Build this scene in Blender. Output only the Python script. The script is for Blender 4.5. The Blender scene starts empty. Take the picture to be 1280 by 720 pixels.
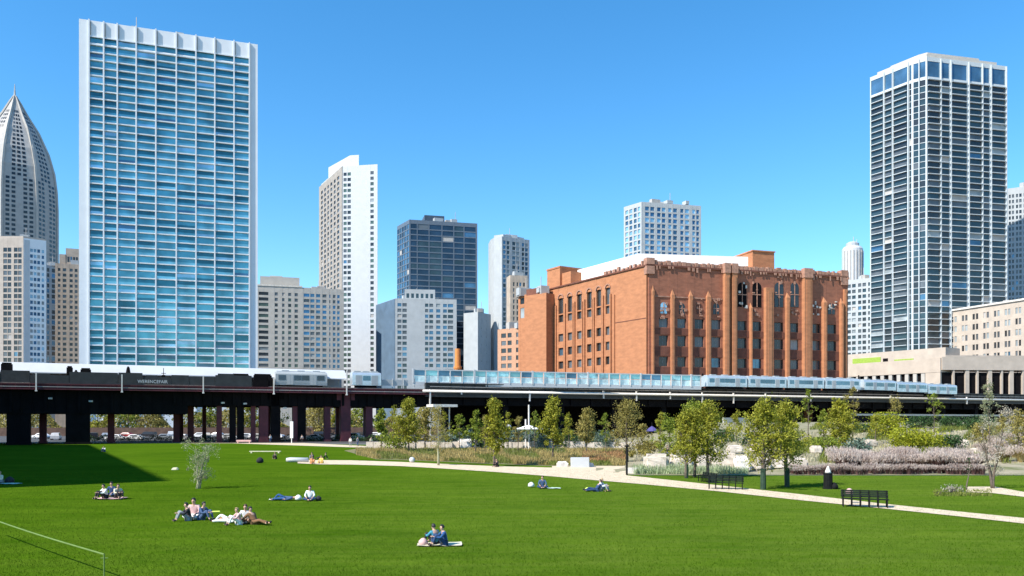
import bpy, bmesh, math, random
import numpy as np
from mathutils import Vector, Matrix
random.seed(7); RNG = np.random.default_rng(7)
PI = math.pi
sc = bpy.context.scene
COL = sc.collection

# ------------------------------------------------------------------ camera, sky, sun, exposure
CAMZ = 5.0; F = 1000.0; HOR = 525.0
cam_d = bpy.data.cameras.new('camera'); cam = bpy.data.objects.new('camera', cam_d); COL.objects.link(cam)
cam.location = (0, 0, CAMZ); cam.rotation_euler = (PI/2, 0, 0)
cam_d.sensor_width = 36; cam_d.lens = 36*F/1280; cam_d.shift_y = (HOR-360)/1280
cam_d.clip_start = 0.5; cam_d.clip_end = 20000
sc.camera = cam
SUN_EL = math.radians(45); SUN_A = math.radians(55)            # a: from straight behind the camera round to the left
s2 = Vector((-math.sin(SUN_A)*math.cos(SUN_EL), -math.cos(SUN_A)*math.cos(SUN_EL), math.sin(SUN_EL)))
w = bpy.data.worlds.new('World'); sc.world = w; w.use_nodes = True
nt = w.node_tree; bg = nt.nodes['Background']
sky = nt.nodes.new('ShaderNodeTexSky'); sky.sky_type = 'NISHITA'; sky.sun_disc = False
sky.sun_elevation = SUN_EL
sky.sun_rotation = math.atan2(s2.x, s2.y)                       # measured from +Y towards +X
sky.altitude = 0; sky.air_density = 1.0; sky.dust_density = 0.0; sky.ozone_density = 4.0
hs = nt.nodes.new('ShaderNodeHueSaturation'); hs.inputs['Saturation'].default_value = 1.27; hs.inputs['Hue'].default_value = 0.494
nt.links.new(sky.outputs[0], hs.inputs['Color']); nt.links.new(hs.outputs[0], bg.inputs['Color'])
bg.inputs['Strength'].default_value = 0.129
sl = bpy.data.lights.new('sun', 'SUN'); sl.energy = 4.3; sl.angle = math.radians(0.5); sl.color = (1, 0.95, 0.86)
so = bpy.data.objects.new('sun', sl); COL.objects.link(so); so.rotation_euler = s2.to_track_quat('Z', 'Y').to_euler()
sc.view_settings.view_transform = 'Standard'; sc.view_settings.look = 'None'; sc.view_settings.gamma = 1
sc.view_settings.use_curve_mapping = False; sc.view_settings.exposure = 0.95
sc.cycles.max_bounces = 6; sc.cycles.transparent_max_bounces = 6

# ------------------------------------------------------------------ helpers
def P(px, py, D): return Vector(((px-640)/F*D, D, CAMZ+(HOR-py)/F*D))
def G(px, py):
    D = CAMZ*F/(py-HOR); return Vector(((px-640)/F*D, D, 0))
def Z(py, D): return CAMZ+(HOR-py)/F*D
def at(px, D): return Vector(((px-640)/F*D, D, 0))

class MB:
    def __init__(s): s.v = []; s.f = []; s.m = []
    def add(s, vs, fs, mi=0):
        n = len(s.v); s.v += [tuple(v) for v in vs]; s.f += [tuple(i+n for i in f) for f in fs]; s.m += [mi]*len(fs); return s
    def frame(s, o, u, n, a0, a1, b0, b1, z0, z1, mi=0):
        """box in the frame: o + u*a + n*b, heights z0..z1 (o,u,n are 2D-ish vectors)"""
        vs = []
        for z in (z0, z1):
            for a, b in ((a0, b0), (a1, b0), (a1, b1), (a0, b1)):
                vs.append((o[0]+u[0]*a+n[0]*b, o[1]+u[1]*a+n[1]*b, z))
        return s.add(vs, [(3, 2, 1, 0), (4, 5, 6, 7), (0, 1, 5, 4), (1, 2, 6, 5), (2, 3, 7, 6), (3, 0, 4, 7)], mi)
    def box(s, c, d, rz=0, mi=0):
        u = (math.cos(rz), math.sin(rz)); n = (-math.sin(rz), math.cos(rz))
        return s.frame(c, u, n, -d[0]/2, d[0]/2, -d[1]/2, d[1]/2, c[2]-d[2]/2, c[2]+d[2]/2, mi)
    def prism(s, poly, z0, z1, mi=0):
        k = len(poly); vs = [(p[0], p[1], z0) for p in poly]+[(p[0], p[1], z1) for p in poly]
        fs = [tuple(range(k-1, -1, -1)), tuple(range(k, 2*k))]+[(i, (i+1) % k, k+(i+1) % k, k+i) for i in range(k)]
        return s.add(vs, fs, mi)
    def tube(s, pts, rad, k=8, mi=0, cap=True):
        pts = [Vector(p) for p in pts]; vs = []; fs = []
        for i, p in enumerate(pts):
            d = (pts[min(i+1, len(pts)-1)]-pts[max(i-1, 0)]).normalized()
            a = d.orthogonal().normalized() if abs(d.z) > .9 else d.cross(Vector((0, 0, 1))).normalized()
            if abs(d.z) > .9: a = Vector((1, 0, 0)) - d*d.x; a.normalize()
            b = d.cross(a); r = rad[i] if hasattr(rad, '__len__') else rad
            for j in range(k):
                t = 2*PI*j/k; vs.append(p+a*(r*math.cos(t))+b*(r*math.sin(t)))
        for i in range(len(pts)-1):
            for j in range(k): fs.append((i*k+j, i*k+(j+1) % k, (i+1)*k+(j+1) % k, (i+1)*k+j))
        if cap: fs += [tuple(range(k-1, -1, -1)), tuple(range((len(pts)-1)*k, len(pts)*k))]
        return s.add(vs, fs, mi)
    def lathe(s, c, prof, k=16, mi=0, ph=0):
        vs = []; fs = []
        for r, z in prof:
            for j in range(k):
                t = 2*PI*j/k+ph; vs.append((c[0]+r*math.cos(t), c[1]+r*math.sin(t), c[2]+z))
        for i in range(len(prof)-1):
            for j in range(k): fs.append((i*k+j, i*k+(j+1) % k, (i+1)*k+(j+1) % k, (i+1)*k+j))
        fs += [tuple(range(k-1, -1, -1)), tuple(range((len(prof)-1)*k, len(prof)*k))]
        return s.add(vs, fs, mi)
    def mesh(s, name, mats, smooth=False):
        me = bpy.data.meshes.new(name); me.from_pydata(s.v, [], s.f)
        for m in (mats if isinstance(mats, (list, tuple)) else [mats]): me.materials.append(m)
        if len(me.materials) > 1: me.polygons.foreach_set('material_index', s.m)
        if smooth: me.polygons.foreach_set('use_smooth', [True]*len(me.polygons))
        me.update(); return me
    def build(s, name, mats, parent=None, smooth=False, loc=None, rz=0):
        return link(name, s.mesh(name, mats, smooth), parent, loc, rz)

def link(name, me, parent=None, loc=None, rz=0):
    o = bpy.data.objects.new(name, me); COL.objects.link(o)
    if parent is not None: o.parent = parent
    if loc is not None: o.location = loc
    if rz: o.rotation_euler = (0, 0, rz)
    return o
def tag(o, label=None, cat=None, group=None, kind=None):
    if label: o['label'] = label
    if cat: o['category'] = cat
    if group: o['group'] = group
    if kind: o['kind'] = kind
    return o
def thing(name, label, cat, loc=(0, 0, 0), rz=0, group=None):
    o = bpy.data.objects.new(name, None); COL.objects.link(o); o.location = loc; o.rotation_euler = (0, 0, rz)
    o.empty_display_size = .2
    return tag(o, label, cat, group)
CHILD = {}
def kids(o): return [c for c in COL.objects if c.parent == o]
def dup(root, loc, rz=0, label=None, scale=None, tree=None):
    tree = tree or snapshot(root)
    def rec(node, parent):
        o, ch = node; c = o.copy(); COL.objects.link(c)
        if parent is not None: c.parent = parent
        for n in ch: rec(n, c)
        return c
    r = rec(tree, None); r.location = loc; r.rotation_euler = (0, 0, rz)
    if scale: r.scale = (scale,)*3 if not hasattr(scale, '__len__') else scale
    if label: r['label'] = label
    return r
def snapshot(o): return (o, [snapshot(c) for c in kids(o)])

# ------------------------------------------------------------------ materials
MATS = {}
def mat(name, col, rough=.8, metal=0., var=.12, scale=1.5, bump=0., col2=None, spec=.5, trans=0., island=0., detail=4, stretch=None):
    if name in MATS: return MATS[name]
    m = bpy.data.materials.new(name); m.use_nodes = True; t = m.node_tree; b = t.nodes['Principled BSDF']
    b.inputs['Roughness'].default_value = rough; b.inputs['Metallic'].default_value = metal
    b.inputs['Specular IOR Level'].default_value = spec
    geo = t.nodes.new('ShaderNodeNewGeometry')
    vec = geo.outputs['Position']
    if stretch:
        mp = t.nodes.new('ShaderNodeMapping'); mp.inputs['Scale'].default_value = stretch
        t.links.new(vec, mp.inputs['Vector']); vec = mp.outputs[0]
    nz = t.nodes.new('ShaderNodeTexNoise'); nz.inputs['Scale'].default_value = scale; nz.inputs['Detail'].default_value = detail
    nz.inputs['Roughness'].default_value = .6
    t.links.new(vec, nz.inputs['Vector'])
    rp = t.nodes.new('ShaderNodeValToRGB'); rp.color_ramp.elements[0].position = .3; rp.color_ramp.elements[1].position = .7
    c2 = col2 or tuple(min(1, c*(1+var)) for c in col); c1 = col if col2 else tuple(c*(1-var) for c in col)
    rp.color_ramp.elements[0].color = (*c1, 1); rp.color_ramp.elements[1].color = (*c2, 1)
    t.links.new(nz.outputs['Fac'], rp.inputs['Fac']); out = rp.outputs[0]
    if island:
        mx = t.nodes.new('ShaderNodeHueSaturation')
        mr = t.nodes.new('ShaderNodeMapRange'); mr.inputs['To Min'].default_value = 1-island; mr.inputs['To Max'].default_value = 1+island
        t.links.new(geo.outputs['Random Per Island'], mr.inputs['Value']); t.links.new(mr.outputs[0], mx.inputs['Value'])
        t.links.new(out, mx.inputs['Color']); out = mx.outputs[0]
    t.links.new(out, b.inputs['Base Color'])
    if bump:
        bp = t.nodes.new('ShaderNodeBump'); bp.inputs['Strength'].default_value = bump; bp.inputs['Distance'].default_value = .05
        n2 = t.nodes.new('ShaderNodeTexNoise'); n2.inputs['Scale'].default_value = scale*6; n2.inputs['Detail'].default_value = 3
        t.links.new(vec, n2.inputs['Vector']); t.links.new(n2.outputs['Fac'], bp.inputs['Height']); t.links.new(bp.outputs[0], b.inputs['Normal'])
    if trans:
        tr = t.nodes.new('ShaderNodeBsdfTranslucent'); t.links.new(out, tr.inputs['Color'])
        ms = t.nodes.new('ShaderNodeMixShader'); ms.inputs['Fac'].default_value = trans
        t.links.new(b.outputs[0], ms.inputs[1]); t.links.new(tr.outputs[0], ms.inputs[2])
        t.links.new(ms.outputs[0], t.nodes['Material Output'].inputs['Surface'])
    MATS[name] = m; return m

M = dict(
    white=mat('white_paint', (.50, .51, .52), .5, var=.05, scale=.3),
    glasswhite=mat('white_frame', (.68, .70, .72), .45, var=.04, scale=.2),
    cream=mat('cream_stone', (.46, .385, .315), .85, var=.12, scale=.25),
    cream2=mat('pale_cream', (.44, .41, .37), .85, var=.1, scale=.3),
    beige=mat('beige_brick', (.42, .34, .27), .85, var=.15, scale=.3),
    greige=mat('greige', (.38, .36, .34), .8, var=.12, scale=.3),
    concrete=mat('concrete', (.40, .39, .37), .9, var=.15, scale=.4, bump=.2),
    palegrey=mat('pale_grey', (.38, .40, .41), .7, var=.08, scale=.3),
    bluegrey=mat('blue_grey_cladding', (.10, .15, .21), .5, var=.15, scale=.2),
    navy=mat('navy_metal', (.04, .06, .09), .4, var=.2, scale=.3),
    navylines=mat('navy_frame', (.10, .13, .17), .5, var=.1),
    brick=mat('orange_brick', (.40, .168, .078), .9, var=.17, scale=.8, bump=.3, detail=12, stretch=(.5, .5, 1.3)),
    brick2=mat('red_terracotta', (.15, .055, .034), .9, var=.25, scale=.5, bump=.3, detail=8),
    stonetrim=mat('pinkish_stone', (.36, .19, .13), .9, var=.35, scale=.9, detail=8),
    paletrim=mat('pale_trim', (.6, .56, .5), .9, var=.2, scale=1),
    roofwhite=mat('white_roof', (.82, .82, .80), .6, var=.04, scale=.1),
    steel=mat('burgundy_steel', (.095, .016, .024), .7, var=.35, scale=.5),
    dark=mat('dark_steel', (.006, .005, .006), .8, spec=.1, var=.4, scale=.5),  # near-black; also puts the shade under the viaduct into the colour
    darkclad=mat('dark_cladding', (.022, .024, .026), .6, var=.35, scale=.8),
    silver=mat('stainless_steel', (.62, .68, .72), .35, .55, var=.12, scale=.8),
    pipe=mat('white_pipe', (.66, .62, .58), .6, var=.1),
    ballast=mat('ballast', (.16, .14, .12), 1, var=.4, scale=4),
    asphalt=mat('asphalt', (.055, .055, .057), .95, var=.25, scale=.6),
    urban=mat('city_ground', (.09, .09, .085), .95, var=.3, scale=.05),
    path=mat('path_paving', (.56, .45, .31), .9, var=.20, scale=1.6, bump=.15),
    mulch=mat('bed_soil', (.20, .15, .07), 1, var=0, col2=(.12, .13, .04), scale=.6, bump=.6),
    limestone=mat('limestone', (.58, .50, .42), .9, var=.22, scale=1.2, bump=.5, detail=8),
    whiterock=mat('pale_rock', (.68, .63, .58), .9, var=.2, scale=1.5, bump=.4),
    bark=mat('bark', (.13, .10, .075), .95, var=.3, scale=8, bump=.5),
    greenwrap=mat('trunk_guard', (.035, .06, .04), .9, spec=.1, var=.25, scale=4),
    twig=mat('pale_twig', (.30, .29, .18), .9, var=.25, scale=6),
    black=mat('black_paint', (.010, .011, .011), .8, spec=.15, var=.3, scale=5),
    benchgreen=mat('bench_slats', (.008, .014, .011), .8, spec=.15, var=.3, scale=5),
    tyre=mat('tyre', (.02, .02, .02), .9), chrome=mat('alloy', (.5, .5, .5), .4, .8),
    skin=mat('skin', (.50, .30, .21), .6, var=.06), skin2=mat('skin_tan', (.28, .15, .09), .6, var=.06),
    hairblack=mat('hair_black', (.012, .01, .01), .6), hairbrown=mat('hair_brown', (.08, .04, .02), .6), hairfair=mat('hair_fair', (.35, .24, .12), .6),
    navycloth=mat('cloth_navy', (.02, .05, .13), .9), bluecloth=mat('cloth_blue', (.015, .07, .20), .9), cyancloth=mat('cloth_cyan', (.05, .26, .36), .9),
    denim=mat('cloth_denim', (.05, .09, .18), .9), whitecloth=mat('cloth_white', (.75, .74, .72), .9), blackcloth=mat('cloth_black', (.015, .015, .02), .9),
    greycloth=mat('cloth_grey', (.25, .26, .28), .9), pinkcloth=mat('cloth_pink', (.60, .38, .36), .9), browncloth=mat('cloth_brown', (.18, .09, .04), .9),
    creamcloth=mat('cloth_cream', (.62, .58, .42), .9), yellowcloth=mat('cloth_yellow', (.75, .50, .12), .9), orangecloth=mat('cloth_orange', (.65, .30, .12), .9),
    redcloth=mat('cloth_red', (.35, .04, .04), .9), mintcloth=mat('cloth_mint', (.45, .58, .48), .9), limecloth=mat('cloth_lime', (.55, .65, .12), .9),
    violet=mat('violet_canvas', (.07, .06, .20), .9), lime=mat('lime_panel', (.27, .38, .05), .8, var=.15),
    orange=mat('orange_metal', (.62, .22, .05), .7), sign=mat('sign_letters', (.55, .57, .6), .7),
    leafA=mat('leaf_yellow_green', (.20, .21, .018), .6, var=0, col2=(.36, .34, .035), scale=1.3, trans=.3, island=.35, spec=.3),
    leafB=mat('leaf_olive', (.20, .17, .04), .6, var=0, col2=(.36, .30, .08), scale=1.3, trans=.25, island=.35, spec=.3),
    leafC=mat('leaf_fresh_green', (.15, .20, .02), .6, var=0, col2=(.27, .31, .035), scale=1.3, trans=.3, island=.35, spec=.3),
    leafD=mat('leaf_dark_green', (.022, .055, .014), .6, var=0, col2=(.05, .10, .025), scale=1.3, trans=.15, island=.35, spec=.3),
    leafE=mat('leaf_blue_green', (.07, .12, .085), .7, var=0, col2=(.16, .22, .17), scale=1.5, trans=.15, island=.35, spec=.3),
    leafF=mat('leaf_lime', (.22, .25, .012), .6, var=0, col2=(.34, .34, .02), scale=1.0, trans=.3, island=.3, spec=.3),
    leafG=mat('leaf_grey_blossom', (.28, .26, .19), .7, var=0, col2=(.52, .46, .37), scale=2, trans=.25, island=.3, spec=.3),
    leafH=mat('leaf_sage', (.20, .23, .12), .7, var=0, col2=(.38, .38, .22), scale=2, trans=.25, island=.3, spec=.3),
    plume=mat('pink_plume', (.36, .26, .22), .9, var=0, col2=(.70, .60, .52), scale=.5, trans=.3, island=.25, spec=.1),
    plumestem=mat('purple_stem', (.07, .035, .035), .9, var=0, col2=(.26, .15, .13), scale=1.2, trans=.2, island=.3, spec=.1),
    drygrass=mat('dry_grass', (.30, .23, .08), .9, var=0, col2=(.42, .33, .14), scale=.35, trans=.25, island=.3, spec=.1),
    bedgreen=mat('bed_green', (.10, .14, .025), .9, var=0, col2=(.22, .22, .06), scale=.4, trans=.25, island=.3, spec=.1),
    russet=mat('russet_grass', (.32, .15, .07), .9, var=0, col2=(.42, .26, .13), scale=.5, trans=.25, island=.3, spec=.1),
)
def glass(name, col, metal=.5, rough=.12, var=.35, scale=.12):
    return mat(name, col, rough, metal, var=var, scale=scale, spec=.6, detail=2)
GL = dict(
    dark=glass('window_dark', (.022, .025, .028), 0, .2), dark2=glass('window_mid', (.09, .10, .11), 0, .2),
    pale=glass('window_pale', (.26, .29, .30), 0, .3), green=glass('window_green', (.07, .11, .09), .1, .2),
    cyan=glass('glass_cyan', (.11, .32, .37), .5, .14), cyand=glass('glass_teal_dark', (.03, .15, .19), .45, .14),
    cyanl=glass('glass_cyan_light', (.22, .48, .54), .45, .2), navy=glass('glass_navy', (.022, .045, .075), .3, .14),
    blue=glass('glass_blue', (.06, .16, .27), .5, .14), slate=glass('glass_slate', (.035, .060, .070), .2, .14),
    slateb=glass('glass_slate_blue', (.08, .17, .25), .5, .14), skyb=glass('glass_sky', (.30, .50, .62), .5, .2),
    train=glass('train_glass', (.35, .62, .72), .4, .25, var=.5, scale=.6), trainp=glass('train_glass_pale', (.62, .76, .80), .3, .35, var=.3, scale=.6),
)
def lawn_mat():
    m = bpy.data.materials.new('lawn_turf'); m.use_nodes = True; t = m.node_tree; b = t.nodes['Principled BSDF']
    b.inputs['Roughness'].default_value = .9; b.inputs['Specular IOR Level'].default_value = .0
    geo = t.nodes.new('ShaderNodeNewGeometry')
    def nz(scale, st, det=5):
        mp = t.nodes.new('ShaderNodeMapping'); mp.inputs['Scale'].default_value = st
        n = t.nodes.new('ShaderNodeTexNoise'); n.inputs['Scale'].default_value = scale; n.inputs['Detail'].default_value = det; n.inputs['Roughness'].default_value = .65
        t.links.new(geo.outputs['Position'], mp.inputs['Vector']); t.links.new(mp.outputs[0], n.inputs['Vector']); return n
    a = nz(.09, (1, 1, 1)); c = nz(1.1, (1, 1, 1), 8); d = nz(.35, (.25, 1.6, 1), 4)
    def mth(op, x, y):
        n = t.nodes.new('ShaderNodeMath'); n.operation = op
        for i, q in enumerate((x, y)):
            if isinstance(q, (int, float)): n.inputs[i].default_value = q
            else: t.links.new(q, n.inputs[i])
        return n.outputs[0]
    s = mth('ADD', mth('MULTIPLY', a.outputs['Fac'], .35), mth('ADD', mth('MULTIPLY', c.outputs['Fac'], .27), mth('MULTIPLY', d.outputs['Fac'], .38)))
    rp = t.nodes.new('ShaderNodeValToRGB'); e = rp.color_ramp.elements
    e[0].position = .40; e[0].color = (.044, .094, .003, 1); e[1].position = .62; e[1].color = (.094, .150, .007, 1)
    t.links.new(s, rp.inputs['Fac'])
    pz = nz(.05, (1, 1, 1), 3); pr = t.nodes.new('ShaderNodeMapRange'); pr.inputs['From Min'].default_value = .35; pr.inputs['From Max'].default_value = .7; pr.inputs['To Min'].default_value = 0; pr.inputs['To Max'].default_value = .35
    t.links.new(nz(.7, (.3, 2.2, 1), 6).outputs['Fac'], pr.inputs['Value']); mxc = t.nodes.new('ShaderNodeMix'); mxc.data_type = 'RGBA'; mxc.inputs['B'].default_value = (.13, .15, .02, 1)
    t.links.new(pr.outputs[0], mxc.inputs['Factor']); t.links.new(rp.outputs[0], mxc.inputs['A']); # tint below: darker at left, paler to the right along X
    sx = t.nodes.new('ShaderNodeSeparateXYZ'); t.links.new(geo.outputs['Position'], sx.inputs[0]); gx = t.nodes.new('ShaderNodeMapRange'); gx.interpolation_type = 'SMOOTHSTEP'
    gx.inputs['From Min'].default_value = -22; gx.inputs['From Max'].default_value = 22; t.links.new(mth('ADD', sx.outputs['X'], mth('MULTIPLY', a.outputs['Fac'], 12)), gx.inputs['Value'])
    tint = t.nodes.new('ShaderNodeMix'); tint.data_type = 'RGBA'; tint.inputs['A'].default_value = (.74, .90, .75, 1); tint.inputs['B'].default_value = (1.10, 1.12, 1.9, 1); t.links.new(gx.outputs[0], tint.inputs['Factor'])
    mul = t.nodes.new('ShaderNodeMix'); mul.data_type = 'RGBA'; mul.blend_type = 'MULTIPLY'; mul.inputs['Factor'].default_value = 1
    t.links.new(mxc.outputs['Result'], mul.inputs['A']); t.links.new(tint.outputs['Result'], mul.inputs['B']); t.links.new(mul.outputs['Result'], b.inputs['Base Color'])
    f = nz(9, (1, 1, 1), 6); bp = t.nodes.new('ShaderNodeBump'); bp.inputs['Strength'].default_value = .9; bp.inputs['Distance'].default_value = .08
    t.links.new(f.outputs['Fac'], bp.inputs['Height']); t.links.new(bp.outputs[0], b.inputs['Normal'])
    return m
M['lawn'] = lawn_mat()
M['blade'] = mat('grass_blade', (.045, .105, .004), .8, var=0, col2=(.098, .168, .010), scale=.35, trans=.35, island=.2, spec=.0)

# ------------------------------------------------------------------ ground
def sheet(name, pts, z, m, kind='structure'):
    mb = MB(); mb.add([(p[0], p[1], z) for p in pts], [tuple(range(len(pts)))])
    o = mb.build(name, m); o['kind'] = kind; return o
def gp(lst): return [G(x, y) for x, y in lst]
o = sheet('ground', [(-9000, -200), (9000, -200), (9000, 14000), (-9000, 14000)], 0, M['urban'])
lawn_pts = [(-300, -40), (300, -40)] + [(150, 60), (100, 72)] + [tuple(G(x, y)[:2]) for x, y in ((1290, 594.6), (1040, 594.6), (800, 594.5), (784, 584), (690, 583), (440, 566), (470, 556), (400, 555.2))] + [(-60, 172), (-300, 172)]
sheet('lawn', lawn_pts, .02, M['lawn'])
sheet('car_park', [(-320, 173), (-25, 173), (0, 290), (-320, 290)], .015, M['asphalt'])
sheet('pavement', [(-320, 171.5), (-60, 171.5), (-50, 163), (-22, 140), (-20, 144), (-45, 173), (-320, 174.5)], .03, M['path'])
low = [(1500, 682), (1280, 655.5), (1200, 646.5), (1100, 636), (1000, 626), (900, 615), (800, 605.5), (740, 600.5), (690, 596), (620, 590.5), (560, 586.5), (500, 583), (440, 581.2), (400, 580.8), (372, 579.5)]
up = [(372, 575.8), (400, 575.5), (440, 575.8), (500, 577.8), (560, 580.6), (620, 583.2), (690, 585), (690, 583), (782, 583), (783, 594.8), (800, 596.5), (900, 607.5), (1000, 618.5), (1100, 630), (1200, 640.5), (1280, 648.5), (1500, 673)]
sheet('path', [p for p in gp(low+up)], .045, M['path'])
sheet('planting_bed', gp([(430, 563.5), (470, 557.5), (860, 557.5), (790, 570), (784, 583), (690, 583), (600, 579.5), (520, 576), (470, 574.5)]), .035, M['mulch'])
sheet('sand_patch', gp([(1210, 609), (1243, 609), (1290, 617.5), (1290, 623), (1240, 617), (1207, 616)]), .045, M['path'])
def smooth(t): t = max(0, min(1, t)); return t*t*(3-2*t)
def zt(X, D):
    px = 640+1000*X/D; b = smooth((px-770)/130)
    return b*float(np.interp(D, [74, 82, 105, 140, 170, 400], [0, .3, 1.6, 3.6, 4.3, 4.3]))
def bank(px, D): X = (px-640)/F*D; return Vector((X, D, zt(X, D)+.03))
mb = MB(); A = list(np.linspace(745, 1560, 60)); B = [72.5, 74.5, 77, 80, 84, 90, 97, 105, 113, 122, 131, 140, 150, 160, 172, 200, 240, 290]
vs = []
for Dn in B:
    for a in A: v = bank(a, Dn); v.z += random.uniform(-.06, .08) if Dn > 76 else 0; vs.append(v)
n = len(A); fs = [(j*n+i, j*n+i+1, (j+1)*n+i+1, (j+1)*n+i) for j in range(len(B)-1) for i in range(n-1)]
M['bankmat'] = mat('bank_soil', (.12, .13, .04), 1, var=0, col2=(.36, .30, .21), scale=.30, bump=.5, detail=6)
mb.add(vs, fs); o = mb.build('embankment', M['bankmat'], smooth=True); o['kind'] = 'structure'

# near grass blades (nobody could count them)
def blades(n, x0, x1, y0, y1, h, wd, clump):
    D = (y0+(y1-y0)*RNG.random(n)**1.5)
    X = (RNG.random(n)*1.4-.7)*D
    th = RNG.random(n)*2*PI; hh = h*(.5+RNG.random(n)*.9); lean = RNG.normal(0, .5, (n, 2))*hh[:, None]
    wx = np.cos(th)*wd; wy = np.sin(th)*wd
    v = np.zeros((n, 3, 3)); v[:, 0] = np.c_[X-wx, D-wy, np.full(n, .01)]; v[:, 1] = np.c_[X+wx, D+wy, np.full(n, .01)]
    v[:, 2] = np.c_[X+lean[:, 0], D+lean[:, 1], .02+hh]
    return v.reshape(-1, 3)
def tris(name, v, m, k=3, parent=None):
    me = bpy.data.meshes.new(name); nf = len(v)//k
    me.vertices.add(len(v)); me.vertices.foreach_set('co', np.ascontiguousarray(v, dtype=np.float32).ravel())
    me.loops.add(len(v)); me.loops.foreach_set('vertex_index', np.arange(len(v), dtype=np.int32))
    me.polygons.add(nf); me.polygons.foreach_set('loop_start', np.arange(0, len(v), k, dtype=np.int32))
    me.materials.append(m); me.update(calc_edges=True)
    return link(name, me, parent)
gb = blades(190000, 0, 0, 22, 80, .06, .011, 1)
o = tris('grass', gb, M['blade']); tag(o, 'short mown grass blades over the big lawn', None, None, 'stuff'); o['category'] = 'grass'

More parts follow.
